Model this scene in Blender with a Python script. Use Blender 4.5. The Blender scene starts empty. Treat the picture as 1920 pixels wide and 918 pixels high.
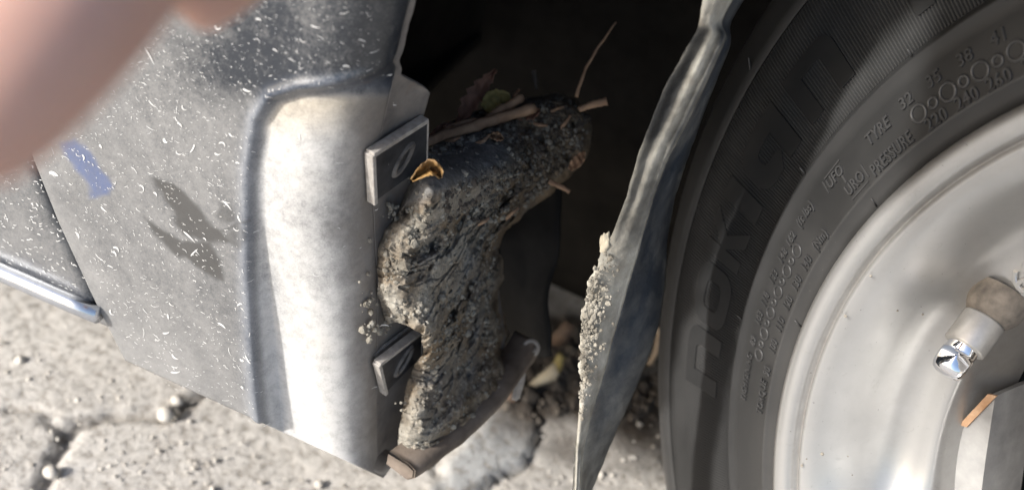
import bpy, bmesh, math, random
import numpy as np
from mathutils import Vector, Matrix, noise as mnoise
RNG = np.random.default_rng(7); random.seed(7)
SC = bpy.context.scene
COL = SC.collection

# ------------------------------------------------------------------ camera
F = 1800.0                                   # focal length in pixels of a 1920 wide picture
PITCH, YAW, ROLL = 38.0, 12.5, 14.0
CAM = np.array([-.20856, -.2113, .52898])
def cam_axes(p, y, r):
    p, y, r = map(math.radians, (p, y, r))
    fwd = np.array([-math.sin(y)*math.cos(p), math.cos(y)*math.cos(p), -math.sin(p)])
    rt = np.array([math.cos(y), math.sin(y), 0.]); up = np.cross(rt, fwd)
    return np.array([rt*math.cos(r)+up*math.sin(r), up*math.cos(r)-rt*math.sin(r), fwd])
RC = cam_axes(PITCH, YAW, ROLL)
cd = bpy.data.cameras.new('camera'); cam = bpy.data.objects.new('camera', cd); COL.objects.link(cam)
M = Matrix.Identity(4)
for i in range(3):
    M[i][0], M[i][1], M[i][2], M[i][3] = RC[0][i], RC[1][i], -RC[2][i], CAM[i]
cam.matrix_world = M
cd.sensor_width = 36; cd.lens = F/1920*36; cd.clip_start = .01; cd.clip_end = 500
cd.dof.use_dof = True; cd.dof.focus_distance = .375; cd.dof.aperture_fstop = 8.0
SC.camera = cam

# ------------------------------------------------------------------ light
SUN_TO = Vector((-.60, -.62, .50)).normalized()        # direction towards the sun
w = bpy.data.worlds.new('World'); SC.world = w; w.use_nodes = True
nt = w.node_tree; bg = nt.nodes['Background']
sky = nt.nodes.new('ShaderNodeTexSky'); sky.sky_type = 'NISHITA'; sky.sun_disc = False
el = math.asin(SUN_TO.z); az = math.atan2(SUN_TO.x, SUN_TO.y)
sky.sun_elevation = el; sky.sun_rotation = az
sky.dust_density = 2.5; sky.air_density = 1.0
nt.links.new(sky.outputs[0], bg.inputs[0]); bg.inputs[1].default_value = .15
sd = bpy.data.lights.new('sun', 'SUN'); sd.energy = 3.6; sd.angle = math.radians(3.0); sd.color = (1, .97, .925)
so = bpy.data.objects.new('sun', sd); COL.objects.link(so)
so.rotation_euler = SUN_TO.to_track_quat('Z', 'Y').to_euler(); so.location = (-3, -3, 3)
SC.view_settings.view_transform = 'Standard'; SC.view_settings.look = 'None'
SC.view_settings.exposure = .85; SC.view_settings.gamma = 1
SC.render.engine = 'CYCLES'

# ------------------------------------------------------------------ helpers: picture rays, noise
def ray(x, y): return RC.T @ np.array([(x-960)/F, -(y-459)/F, 1.])
def on_y(x, y, Y): d = ray(x, y); return CAM + d*(Y-CAM[1])/d[1]
def on_z(x, y, Z): d = ray(x, y); return CAM + d*(Z-CAM[2])/d[2]
def at(x, y, dist): d = ray(x, y); return CAM + d/np.linalg.norm(d)*dist
def px(P):
    q = (np.asarray(P)-CAM) @ RC.T
    return np.stack([960+F*q[..., 0]/q[..., 2], 459-F*q[..., 1]/q[..., 2]], -1)
PERM = np.random.default_rng(3).permutation(512).astype(np.int64)
PERM = np.concatenate([PERM, PERM, PERM]); GR = np.random.default_rng(4).normal(size=(512, 3)); GR /= np.linalg.norm(GR, axis=1)[:, None]
def perlin(P):
    P = np.asarray(P, float); I = np.floor(P).astype(np.int64); f = P-I; u = f*f*f*(f*(f*6-15)+10); I &= 511
    r = 0
    for dx in (0, 1):
        for dy in (0, 1):
            for dz in (0, 1):
                h = PERM[PERM[PERM[(I[..., 0]+dx) & 511]+((I[..., 1]+dy) & 511)]+((I[..., 2]+dz) & 511)]
                g = GR[h & 511]
                wgt = (u[..., 0] if dx else 1-u[..., 0])*(u[..., 1] if dy else 1-u[..., 1])*(u[..., 2] if dz else 1-u[..., 2])
                r = r+wgt*(g[..., 0]*(f[..., 0]-dx)+g[..., 1]*(f[..., 1]-dy)+g[..., 2]*(f[..., 2]-dz))
    return r
def fbm(P, sc, octv=4, gain=.5):
    P = np.asarray(P)*sc; a = 1.; r = 0; 
    for _ in range(octv): r = r+a*perlin(P); P = P*2.03+17.3; a *= gain
    return r
def sstep(a, b, x): t = np.clip((x-a)/(b-a), 0, 1); return t*t*(3-2*t)
def poly_sdf(p, poly):
    """signed distance of points p (n,2) to a closed polygon, negative inside"""
    p = np.asarray(p, float); poly = np.asarray(poly, float); d = np.full(p.shape[:-1], 1e9); s = np.zeros(p.shape[:-1], bool)
    n = len(poly)
    for i in range(n):
        a, b = poly[i], poly[(i+1) % n]; e = b-a; q = p-a
        t = np.clip((q@e)/(e@e+1e-12), 0, 1); d = np.minimum(d, np.hypot(*np.moveaxis(q-t[..., None]*e, -1, 0)))
        c = ((a[1] <= p[..., 1]) != (b[1] <= p[..., 1]))
        xx = a[0]+(p[..., 1]-a[1])/(e[1] if abs(e[1]) > 1e-12 else 1e-12)*e[0]
        s ^= c & (p[..., 0] < xx)
    return np.where(s, -d, d)
def line_dist(p, pts):
    p = np.asarray(p, float); d = np.full(p.shape[:-1], 1e9); pts = np.asarray(pts, float)
    for a, b in zip(pts[:-1], pts[1:]):
        e = b-a; q = p-a; t = np.clip((q@e)/(e@e+1e-12), 0, 1)
        d = np.minimum(d, np.sqrt(((q-t[..., None]*e)**2).sum(-1)))
    return d

# ------------------------------------------------------------------ helpers: objects
def mesh(name, V, Fc, mat=None, parent=None, smooth=True, attrs=None, kind=None, label=None, cat=None, group=None):
    me = bpy.data.meshes.new(name); me.from_pydata([tuple(map(float, v)) for v in V], [], [tuple(map(int, f)) for f in Fc])
    if attrs:
        for k, a in attrs.items():
            at_ = me.attributes.new(k, 'FLOAT', 'POINT'); at_.data.foreach_set('value', np.asarray(a, np.float32).ravel())
    if smooth: me.polygons.foreach_set('use_smooth', [True]*len(me.polygons))
    me.update(); o = bpy.data.objects.new(name, me); COL.objects.link(o)
    if mat: me.materials.append(mat)
    if parent: o.parent = parent
    tag(o, label, cat, group, kind); return o
def tag(o, label=None, cat=None, group=None, kind=None):
    if label: o['label'] = label
    if cat: o['category'] = cat
    if group: o['group'] = group
    if kind: o['kind'] = kind
    return o
def empty(name, loc=(0, 0, 0), parent=None, rz=0):
    o = bpy.data.objects.new(name, None); COL.objects.link(o); o.location = loc; o.rotation_euler[2] = rz; o.empty_display_size = .05
    if parent: o.parent = parent
    return o
def grid_faces(nr, nc, closed=False):
    i, j = np.meshgrid(np.arange(nr-1), np.arange(nc if closed else nc-1), indexing='ij')
    j2 = (j+1) % nc; return np.stack([i*nc+j, i*nc+j2, (i+1)*nc+j2, (i+1)*nc+j], -1).reshape(-1, 4)
def thicken(o, t, off=-1):
    m = o.modifiers.new('thick', 'SOLIDIFY'); m.thickness = t; m.offset = off; return o
def bevel(o, wdt, seg=2):
    m = o.modifiers.new('bevel', 'BEVEL'); m.width = wdt; m.segments = seg; m.limit_method = 'ANGLE'; return o
def tube(pts, rad, ns=8, jitter=0):
    """closed tube along pts with a radius per point -> V, F"""
    pts = np.asarray(pts, float); n = len(pts); rad = np.broadcast_to(rad, n); V = []
    T = np.gradient(pts, axis=0); ref = np.array([.3, .2, .93])
    for i in range(n):
        t = T[i]/np.linalg.norm(T[i]); a = np.cross(t, ref); a /= np.linalg.norm(a); b = np.cross(t, a)
        for k in range(ns):
            th = 2*math.pi*k/ns; rr = rad[i]*(1+jitter*random.uniform(-1, 1)); V.append(pts[i]+rr*(a*math.cos(th)+b*math.sin(th)))
    Fc = [list(f) for f in grid_faces(n, ns, True)]
    Fc.append(list(range(ns))[::-1]); Fc.append([(n-1)*ns+k for k in range(ns)]); return np.array(V), Fc
def lathe(profile, seg, frame=None, cap=False):
    """profile of (radius, height) turned about +z; frame: 4x4 matrix"""
    pr = np.asarray(profile, float); th = np.arange(seg)*2*math.pi/seg
    V = np.stack([pr[:, None, 0]*np.cos(th), pr[:, None, 0]*np.sin(th), np.broadcast_to(pr[:, None, 1], (len(pr), seg))], -1).reshape(-1, 3)
    Fc = [list(f) for f in grid_faces(len(pr), seg, True)]
    if cap: Fc.append([(len(pr)-1)*seg+k for k in range(seg)])
    if frame is not None: V = np.array([tuple(frame @ Vector(v)) for v in V])
    return V, Fc
def frame_to(p, z, xref=(0, 0, 1)):
    z = Vector(z).normalized(); x = Vector(xref); x = (x-z*x.dot(z)).normalized(); y = z.cross(x)
    return Matrix(((x.x, y.x, z.x, p[0]), (x.y, y.y, z.y, p[1]), (x.z, y.z, z.z, p[2]), (0, 0, 0, 1)))
def rbf(ctrl):
    C = np.array([c[:2] for c in ctrl], float)/500; v = np.array([c[2] for c in ctrl], float); n = len(C)
    def U(r2): return np.where(r2 > 0, r2*np.log(r2+1e-12), 0)
    K = U(((C[:, None]-C[None])**2).sum(-1))+1e-4*np.eye(n); Pm = np.c_[np.ones(n), C]
    A = np.block([[K, Pm], [Pm.T, np.zeros((3, 3))]]); s = np.linalg.solve(A, np.r_[v, 0, 0, 0])
    def fn(q):
        q = np.asarray(q, float)/500
        return U(((q[..., None, :]-C)**2).sum(-1)) @ s[:n]+s[n]+q @ s[n+1:]
    return fn

# ------------------------------------------------------------------ materials
def mat_new(name):
    m = bpy.data.materials.new(name); m.use_nodes = True; nt = m.node_tree
    return m, nt, nt.nodes['Principled BSDF']
def N(nt, t, **kw):
    n = nt.nodes.new(t)
    for k, v in kw.items():
        if isinstance(k, str) and hasattr(n, k): setattr(n, k, v)
    return n
def L(nt, a, b): nt.links.new(a, b)
def noise_n(nt, scale, det=6, rough=.6, coord='Object', vec=None, dist=0):
    n = N(nt, 'ShaderNodeTexNoise'); n.inputs['Scale'].default_value = scale; n.inputs['Detail'].default_value = det
    n.inputs['Roughness'].default_value = rough; n.inputs['Distortion'].default_value = dist
    if vec is None: vec = N(nt, 'ShaderNodeTexCoord').outputs[coord]
    L(nt, vec, n.inputs['Vector']); return n.outputs['Fac']
def ramp(nt, fac, stops):
    r = N(nt, 'ShaderNodeValToRGB'); e = r.color_ramp.elements
    while len(e) < len(stops): e.new(.5)
    for i, (p, c) in enumerate(stops):
        e[i].position = p; e[i].color = (*c, 1) if not np.isscalar(c) else (c, c, c, 1)
    L(nt, fac, r.inputs[0]); return r.outputs[0]
def attr(nt, name): a = N(nt, 'ShaderNodeAttribute'); a.attribute_name = name; return a.outputs['Fac']
def mixc(nt, f, a, b):
    m = N(nt, 'ShaderNodeMix'); m.data_type = 'RGBA'
    for s, v in ((m.inputs[0], f), (m.inputs[6], a), (m.inputs[7], b)):
        if isinstance(v, (tuple, list)): s.default_value = (*v, 1)
        elif np.isscalar(v): s.default_value = v
        else: L(nt, v, s)
    return m.outputs[2]
def math_n(nt, op, a, b=0., clamp=False):
    m = N(nt, 'ShaderNodeMath'); m.operation = op; m.use_clamp = clamp
    for s, v in ((m.inputs[0], a), (m.inputs[1], b)):
        if np.isscalar(v): s.default_value = v
        else: L(nt, v, s)
    return m.outputs[0]
def bump(nt, bs, height, strength, dist=.001, prev=None):
    b = N(nt, 'ShaderNodeBump'); b.inputs['Strength'].default_value = strength; b.inputs['Distance'].default_value = dist
    L(nt, height, b.inputs['Height'])
    if prev is not None: L(nt, prev, b.inputs['Normal'])
    L(nt, b.outputs[0], bs.inputs['Normal']); return b.outputs[0]
def simple(name, c1, c2, scale, rough=.8, metal=0., bstr=.3, bscale=None, bdist=.0006, det=6, spec=.5):
    m, nt, bs = mat_new(name)
    f = noise_n(nt, scale, det); L(nt, ramp(nt, f, [(.3, c1), (.7, c2)]), bs.inputs['Base Color'])
    bs.inputs['Roughness'].default_value = rough; bs.inputs['Metallic'].default_value = metal
    bs.inputs['Specular IOR Level'].default_value = spec
    if bstr: bump(nt, bs, noise_n(nt, bscale or scale*6, 5), bstr, bdist)
    return m

def mat_paint():
    m, nt, bs = mat_new('dusty_dark_blue_paint')
    dust = attr(nt, 'dust'); blue = attr(nt, 'blue'); warm = attr(nt, 'warm'); clean = attr(nt, 'clean'); inb = attr(nt, 'sunlit_recess'); tp = attr(nt, 'tape'); spray = attr(nt, 'spray')
    n1 = noise_n(nt, 55, 7, .65); n2 = noise_n(nt, 420, 5, .7); n3 = noise_n(nt, 1600, 3, .6)
    fine = math_n(nt, 'ADD', math_n(nt, 'MULTIPLY', math_n(nt, 'SUBTRACT', n1, .5), 1.1), math_n(nt, 'MULTIPLY', math_n(nt, 'SUBTRACT', n2, .5), 1.0))
    fine = math_n(nt, 'ADD', fine, math_n(nt, 'MULTIPLY', math_n(nt, 'SUBTRACT', n3, .5), 1.1))
    d = math_n(nt, 'ADD', dust, math_n(nt, 'MULTIPLY', fine, math_n(nt, 'SUBTRACT', 1., math_n(nt, 'MULTIPLY', dust, .55))), True)
    d = math_n(nt, 'MULTIPLY', d, math_n(nt, 'SUBTRACT', 1., clean), True)
    paint = mixc(nt, blue, (.020, .024, .031), (.035, .048, .075))
    paint = mixc(nt, math_n(nt, 'MULTIPLY', clean, .8), paint, (.055, .052, .047))
    dcol = mixc(nt, inb, mixc(nt, warm, (.24, .238, .234), (.40, .36, .31)), mixc(nt, warm, (.50, .495, .485), (.47, .425, .355)))  # dust also carries painted light: paler in the sunlit recess, darker on shaded panel
    dcol = mixc(nt, math_n(nt, 'MULTIPLY', spray, math_n(nt, 'ADD', n1, .45), True), dcol, (.175, .158, .143))
    dcol = mixc(nt, math_n(nt, 'MULTIPLY', blue, .55), dcol, (.25, .295, .37))  # bluish tint painted in for the sky reflected by the crease
    L(nt, mixc(nt, math_n(nt, 'MULTIPLY', tp, math_n(nt, 'ADD', n2, .25), True), mixc(nt, d, paint, dcol), (.05, .08, .19)), bs.inputs['Base Color'])
    L(nt, math_n(nt, 'ADD', math_n(nt, 'MULTIPLY', d, .5), .3, True), bs.inputs['Roughness'])
    bs.inputs['Coat Weight'].default_value = .25; bs.inputs['Coat Roughness'].default_value = .25
    b = bump(nt, bs, n2, .12, .0006); bump(nt, bs, n3, .2, .0003, b)
    return m
def mat_flange():
    m, nt, bs = mat_new('dusty_primed_metal')
    a = noise_n(nt, 60, 7, .65); b = noise_n(nt, 300, 6, .7)
    c = ramp(nt, a, [(.25, (.075, .072, .072)), (.45, (.15, .136, .124)), (.62, (.20, .182, .166)), (.8, (.26, .242, .22))])
    rust = ramp(nt, noise_n(nt, 38, 5, .6), [(.62, 0.), (.72, 1.)])
    c = mixc(nt, math_n(nt, 'MULTIPLY', rust, .45), c, (.13, .075, .05))
    L(nt, c, bs.inputs['Base Color']); bs.inputs['Roughness'].default_value = .82
    bump(nt, bs, b, .35, .0006); return m
def mat_mud():
    m, nt, bs = mat_new('packed_mud')
    tone = attr(nt, 'tone'); cav = attr(nt, 'grain')
    a = noise_n(nt, 70, 8, .7); b = noise_n(nt, 600, 6, .75)
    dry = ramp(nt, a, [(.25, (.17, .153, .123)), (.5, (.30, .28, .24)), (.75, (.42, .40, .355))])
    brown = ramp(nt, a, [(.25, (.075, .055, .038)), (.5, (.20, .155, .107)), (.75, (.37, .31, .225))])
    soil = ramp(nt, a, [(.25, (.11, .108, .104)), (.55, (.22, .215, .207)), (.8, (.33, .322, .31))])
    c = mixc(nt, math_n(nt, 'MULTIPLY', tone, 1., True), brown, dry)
    c = mixc(nt, cav, c, soil)
    sp = ramp(nt, b, [(.3, (.5,)*3), (.5, (.95,)*3), (.72, (1.5,)*3)])
    mm = N(nt, 'ShaderNodeMix'); mm.data_type = 'RGBA'; mm.blend_type = 'MULTIPLY'; mm.inputs[0].default_value = .7
    L(nt, c, mm.inputs[6]); L(nt, sp, mm.inputs[7]); L(nt, mm.outputs[2], bs.inputs['Base Color'])
    bs.inputs['Roughness'].default_value = .95; bs.inputs['Specular IOR Level'].default_value = .2
    k = bump(nt, bs, a, .5, .004); bump(nt, bs, b, .8, .0013, k); return m
def mat_ground():
    m, nt, bs = mat_new('weathered_concrete')
    soil = attr(nt, 'soil'); grey = attr(nt, 'grey')
    a = noise_n(nt, 14, 8, .65); b = noise_n(nt, 160, 6, .7); v = N(nt, 'ShaderNodeTexVoronoi'); v.inputs['Scale'].default_value = 120
    L(nt, N(nt, 'ShaderNodeTexCoord').outputs['Object'], v.inputs['Vector'])
    c = ramp(nt, a, [(.25, (.40, .375, .34)), (.5, (.50, .475, .44)), (.75, (.57, .545, .505))])
    g = ramp(nt, a, [(.25, (.30, .305, .305)), (.75, (.42, .425, .425))]); c = mixc(nt, grey, c, g)
    c = mixc(nt, ramp(nt, b, [(.36, .75), (.52, 0.)]), c, (.17, .15, .125))
    c = mixc(nt, ramp(nt, v.outputs['Distance'], [(.1, .55), (.22, 0.)]), c, (.52, .49, .45))
    c = mixc(nt, math_n(nt, 'MULTIPLY', math_n(nt, 'ADD', soil, math_n(nt, 'MULTIPLY', math_n(nt, 'SUBTRACT', b, .5), math_n(nt, 'MULTIPLY', soil, 1.2))), 1., True), c, (.06, .047, .036))
    L(nt, c, bs.inputs['Base Color']); bs.inputs['Roughness'].default_value = .95
    k = bump(nt, bs, b, .6, .003); bump(nt, bs, a, .3, .01, k); return m
def mat_rubber():
    m, nt, bs = mat_new('tyre_rubber')
    a = noise_n(nt, 22, 6, .6); b = noise_n(nt, 500, 4, .6); d = attr(nt, 'film_light')
    c = ramp(nt, a, [(.3, (.013, .0133, .0137)), (.7, (.022, .022, .0224))])
    c = mixc(nt, math_n(nt, 'MULTIPLY', d, math_n(nt, 'ADD', a, .1), True), c, (.10, .098, .095))
    sp = ramp(nt, noise_n(nt, 900, 2, .5), [(.74, 0.), (.78, 1.)]); c = mixc(nt, math_n(nt, 'MULTIPLY', sp, .25), c, (.25, .24, .22))
    L(nt, c, bs.inputs['Base Color']); L(nt, ramp(nt, a, [(.3, .48), (.7, .62)]), bs.inputs['Roughness'])
    bump(nt, bs, b, .12, .0003); return m
def mat_silver(name='silver_wheel_paint', base=(.46, .46, .455), rough=.30, metal=.7):
    m, nt, bs = mat_new(name)
    a = noise_n(nt, 25, 7, .65); b = noise_n(nt, 700, 3, .5); g = noise_n(nt, 130, 6, .7)
    c = ramp(nt, a, [(.3, tuple(x*.86 for x in base)), (.65, base)])
    c = mixc(nt, ramp(nt, g, [(.66, 0.), (.76, .5)]), c, (.30, .265, .22))
    c = mixc(nt, ramp(nt, b, [(.735, 0.), (.76, .85)]), c, (.05, .045, .04))
    c = mixc(nt, math_n(nt, 'MULTIPLY', attr(nt, 'grime'), math_n(nt, 'ADD', g, .1), True), c, (.16, .14, .12))
    c = mixc(nt, ramp(nt, noise_n(nt, 210, 7, .75, dist=1.2), [(.60, 0.), (.70, .35)]), c, (.22, .21, .20))
    L(nt, c, bs.inputs['Base Color']); bs.inputs['Metallic'].default_value = metal
    L(nt, ramp(nt, a, [(.3, rough+.1), (.7, rough-.02)]), bs.inputs['Roughness'])
    bump(nt, bs, noise_n(nt, 1500, 3), .03, .0002); return m
def mat_skin():
    m, nt, bs = mat_new('skin')
    a = noise_n(nt, 40, 6, .6); L(nt, ramp(nt, a, [(.3, (.42, .24, .185)), (.7, (.50, .31, .25))]), bs.inputs['Base Color'])
    bs.inputs['Roughness'].default_value = .55; bs.inputs['Subsurface Weight'].default_value = .25
    bs.inputs['Subsurface Radius'].default_value = (.01, .004, .002); bs.inputs['Subsurface Scale'].default_value = .5
    bump(nt, bs, noise_n(nt, 900, 4), .2, .0003); return m
def mat_liner():
    m, nt, bs = mat_new('dusty_black_plastic')
    d = attr(nt, 'dust'); bl = attr(nt, 'blue'); a = noise_n(nt, 50, 8, .7); b = noise_n(nt, 450, 5, .7)
    k = math_n(nt, 'ADD', d, math_n(nt, 'MULTIPLY', math_n(nt, 'SUBTRACT', a, .5), math_n(nt, 'ADD', math_n(nt, 'MULTIPLY', d, 2.2), .35)), True)
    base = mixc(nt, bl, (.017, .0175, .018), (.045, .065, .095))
    dc = ramp(nt, noise_n(nt, 90, 6, .6), [(.3, (.26, .235, .195)), (.5, (.36, .345, .30)), (.72, (.47, .45, .40))])
    L(nt, mixc(nt, k, base, dc), bs.inputs['Base Color']); L(nt, math_n(nt, 'ADD', math_n(nt, 'MULTIPLY', k, .45), .42, True), bs.inputs['Roughness'])
    bs.inputs['Specular IOR Level'].default_value = .22
    q = bump(nt, bs, a, .25, .002); bump(nt, bs, b, .5, .0007, q); return m
PAINT = mat_paint(); FLANGE = mat_flange(); MUD = mat_mud(); GROUND = mat_ground(); RUBBER = mat_rubber(); SILVER = mat_silver()
LINER = mat_liner(); SKIN = mat_skin()
SPLASH = simple('dried_splash', (.42, .42, .415), (.66, .66, .65), 300, .8, bstr=.2)
CLIP = simple('black_steel', (.014, .016, .021), (.05, .053, .06), 160, .48, .3, .2, 500, .0003)
SKYGLINT = simple('sky_glint_metal', (.42, .44, .47), (.60, .62, .66), 60, .22, .9, .1, 400, .0003)  # stands in for sky reflected by the door's lower edge
BOSS = simple('dusty_boss', (.03, .03, .032), (.16, .15, .14), 200, .7, .1, .4, 700, .0005)
CLIPEDGE = simple('dusty_steel_edge', (.24, .22, .20), (.42, .40, .37), 300, .7, .1, .4, 900, .0004)
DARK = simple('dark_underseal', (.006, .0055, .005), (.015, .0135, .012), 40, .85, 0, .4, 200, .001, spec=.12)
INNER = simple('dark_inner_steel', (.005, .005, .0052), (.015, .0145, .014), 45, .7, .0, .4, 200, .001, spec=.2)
RUSTY = simple('brown_sill_metal', (.085, .065, .052), (.21, .175, .145), 60, .75, .1, .4, 300, .0007)
CRUMB = simple('mud_crumb', (.10, .088, .07), (.34, .32, .275), 90, .95, 0, .8, 700, .0008, spec=.2)
SOILCRUMB = simple('soil_crumb', (.045, .039, .034), (.14, .12, .10), 60, .95, 0, .8, 500, .001, spec=.2)
GRAVEL = simple('pale_gravel', (.34, .31, .27), (.62, .59, .54), 40, .85, 0, .3, 300, .0006)
TWIG = simple('dry_twig', (.20, .12, .075), (.46, .30, .19), 120, .8, 0, .5, 500, .0005)
LEAFB = simple('brown_leaf', (.15, .08, .055), (.34, .18, .12), 130, .7, 0, .4, 500, .0005)
LEAFD = simple('dark_brown_leaf', (.05, .032, .022), (.13, .085, .058), 130, .75, 0, .4, 500, .0005)
LEAFG = simple('olive_leaf', (.15, .13, .05), (.36, .29, .11), 130, .7, 0, .4, 500, .0005)
LEAFO = simple('ochre_leaf', (.09, .045, .018), (.27, .165, .055), 110, .6, 0, .4, 500, .0005)
PALEFRAG = simple('pale_dry_leaf', (.26, .23, .17), (.42, .38, .30), 90, .8, 0, .3, 400, .0005)
ROOT = simple('pale_root', (.24, .18, .13), (.42, .34, .26), 120, .8, 0, .4, 500, .0005)
CHROME = simple('chrome', (.80, .80, .82), (.88, .88, .9), 90, .06, 1., 0)
STEM = simple('grey_valve_sleeve', (.36, .35, .33), (.52, .51, .49), 120, .4, .5, .15, 600, .0003)
GRIMERUB = simple('grimy_valve_rubber', (.09, .08, .07), (.24, .21, .175), 140, .8, 0, .4, 500, .0004)
DISC = simple('brake_iron', (.10, .09, .08), (.20, .185, .165), 60, .6, .35, .3, 300, .0005)
CALIPER = simple('grey_caliper', (.22, .22, .22), (.36, .36, .355), 70, .55, .3, .3, 300, .0005)
RUSTEDGE = simple('rusty_orange_edge', (.26, .14, .07), (.45, .30, .19), 150, .85, 0, .5, 500, .0005)
NAIL = simple('nail', (.62, .40, .33), (.70, .48, .41), 60, .35, 0, 0)
BRANDRUB = simple('flat_letter_rubber', (.011, .0115, .012), (.019, .019, .0195), 40, .62, 0, .08, 500, .0003, spec=.35)
LETTER = simple('smooth_letter_rubber', (.026, .0262, .0268), (.042, .042, .0425), 40, .45, 0, .08, 500, .0003)

# ------------------------------------------------------------------ ground
def graded(a, b, fine, far, step_grow=1.25):
    c = list(np.arange(a, b+1e-9, fine)); s = fine; x = c[-1]
    while x < far: s *= step_grow; x += s; c.append(x)
    s = fine; x = c[0]; pre = []
    while x > -far: s *= step_grow; x -= s; pre.append(x)
    return np.array(pre[::-1]+c)
def gpx(pts): return [on_z(x, y, 0)[:2] for x, y in pts]
gx = graded(-.95, .12, .004, 60); gy = graded(-.02, .62, .004, 60)
GX, GY = np.meshgrid(gx, gy); P = np.stack([GX, GY, 0*GX], -1).reshape(-1, 3)
wob = np.stack([fbm(P+5, 40, 3), fbm(P+9, 40, 3)], -1)*.008
q2 = P[:, :2]+wob
cracks = [gpx([(20, 1000), (80, 905), (122, 815), (150, 797), (215, 778), (320, 768), (352, 752), (480, 690)]), gpx([(-60, 770), (70, 765), (122, 812)]),
          gpx([(1000, 680), (1012, 790), (990, 865), (928, 905), (850, 960)]), gpx([(840, 960), (790, 820)])]
dep = np.zeros(len(P))
for c, wd, dp in zip(cracks, (.0045, .003, .0035, .0025), (.007, .005, .006, .004)):
    d = line_dist(q2, c)*(1+.5*fbm(P, 60, 2)); dep = np.maximum(dep, dp*(1-sstep(wd*.35, wd*1.25, d)))
near = sstep(3, .5, np.hypot(P[:, 0]+.4, P[:, 1]-.3))
P[:, 2] = near*(fbm(P, 6, 3)*.004+fbm(P, 60, 3)*.0009+fbm(P, 140, 2)*.0007)-dep
P[:, 2] -= np.max(P[:, 2])*0
slabpoly = gpx([(790, 960), (845, 860), (935, 765), (1000, 690), (1012, 790), (990, 865), (928, 905), (850, 960)])
grey = 1-sstep(-.004, .004, poly_sdf(q2, slabpoly))
P[:, 2] += grey*.004
soil = np.clip(1-sstep(.03, .12, line_dist(q2, gpx([(900, 640), (1050, 690), (1130, 700), (1230, 700)])))+.0, 0, 1)
soil = np.clip(soil*(1.1+1.2*fbm(P, 30, 3))+dep*60+ .12*np.clip(fbm(P, 9, 3), 0, 1), 0, 1)
mesh('ground', P, grid_faces(len(gy), len(gx)), GROUND, attrs={'soil': soil, 'grey': grey}, kind='structure')

# ------------------------------------------------------------------ the car body
car = tag(empty('car', (-.3, .4, 0)), 'dusty dark blue car with its front wheel turned and wheel arch liner torn loose', 'car')
CARO = np.array([-.3, .4, 0.])
def cpart(name, V, Fc, mat, parent=None, **kw):
    """part given in world coordinates, child of the car (or of a part of it)"""
    o = mesh(name, np.asarray(V)-CARO, Fc, mat, parent or car, **kw); return o
Y0, RF = .027, .021
def xz(pts, Y): P_ = np.array([on_y(x, y, Y) for x, y in pts]); return P_[:, 0], P_[:, 2]
gapx, gapz = xz([(262, 735), (240, 690), (172, 552), (112, 420), (62, 292)], Y0)
o_ = np.argsort(gapz); gapx, gapz = gapx[o_], gapz[o_]
def XL(z): # rear edge of the fender (door gap)
    z = np.asarray(z, float); s = (gapx[-1]-gapx[-3])/(gapz[-1]-gapz[-3]); s0 = (gapx[1]-gapx[0])/(gapz[1]-gapz[0])
    x = np.interp(z, gapz, gapx); x = np.where(z > gapz[-1], gapx[-1]+s*.25*(z-gapz[-1]), x); return np.where(z < gapz[0], gapx[0]+s0*(z-gapz[0]), x)
fx, fz = xz([(752, 950), (736, 905), (722, 860), (706, 780), (695, 640), (690, 480), (690, 380), (700, 290), (720, 200), (742, 110), (756, 50), (772, -10)], Y0+RF)
o_ = np.argsort(fz); fx, fz = fx[o_], fz[o_]
def XR(z): # front edge (fold into the wheel arch)
    z = np.asarray(z, float); x = np.interp(z, fz, fx)
    Rr = math.hypot(fx[-1], fz[-1]-.3); arch = -np.sqrt(np.clip(Rr**2-(z-.3)**2, .0009, None))
    return np.where(z > fz[-1], arch, x)
ZB = float(on_y(742, 905, Y0)[2])            # bottom of the panel
crease = [(520, 1000), (497, 850), (481, 700), (470, 520), (472, 320), (486, 225), (512, 184), (560, 168), (640, 166), (900, 172), (900, 1000)]
def YP(X, Z, Xr=None):
    """outer skin of the fender"""
    X = np.asarray(X, float); Z = np.asarray(Z, float)
    pp = px(np.stack([X, np.full_like(X, Y0), Z], -1)); sd_ = poly_sdf(pp, crease)
    depth = .0022+.0085*sstep(300, 860, pp[..., 1])
    y = Y0+depth*(1-sstep(-20, 5, sd_))-.0016*np.exp(-((sd_-9)/11)**2)
    y = y+.10*np.clip(.235-Z, 0, 1)**2*4+ .0012*fbm(np.stack([X, 0*X, Z], -1), 9, 2)
    Xr = XR(Z) if Xr is None else Xr
    e = np.clip(Xr-X, 0, RF); return y+RF-np.sqrt(np.clip(RF**2-(RF-e)**2, 0, None))
zs = np.concatenate([np.linspace(ZB, .42, 290), np.linspace(.423, .62, 50)])
s1 = 1-(1-np.linspace(0, 1, 300))**1.0
Zg = np.repeat(zs[:, None], 330, 1); xl, xr = XL(zs)[:, None], XR(zs)[:, None]
lin = np.linspace(0, 1, 280)[None]; Xg = xl+(xr-RF-xl)*lin
th = np.linspace(0, math.pi/2, 51)[1:][None]; Xg = np.concatenate([Xg, xr-RF+RF*np.sin(th)], 1)
Yg = YP(Xg, Zg, np.repeat(xr, 330, 1))
rr_ = ray(620, 850); Zg = Zg+np.minimum(0, (Yg-Y0)*rr_[2]/rr_[1])*(1-sstep(ZB, ZB+.09, Zg))
V = np.stack([Xg, Yg, Zg], -1); pp = px(V); FOLD = V[:, -1].copy()
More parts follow.
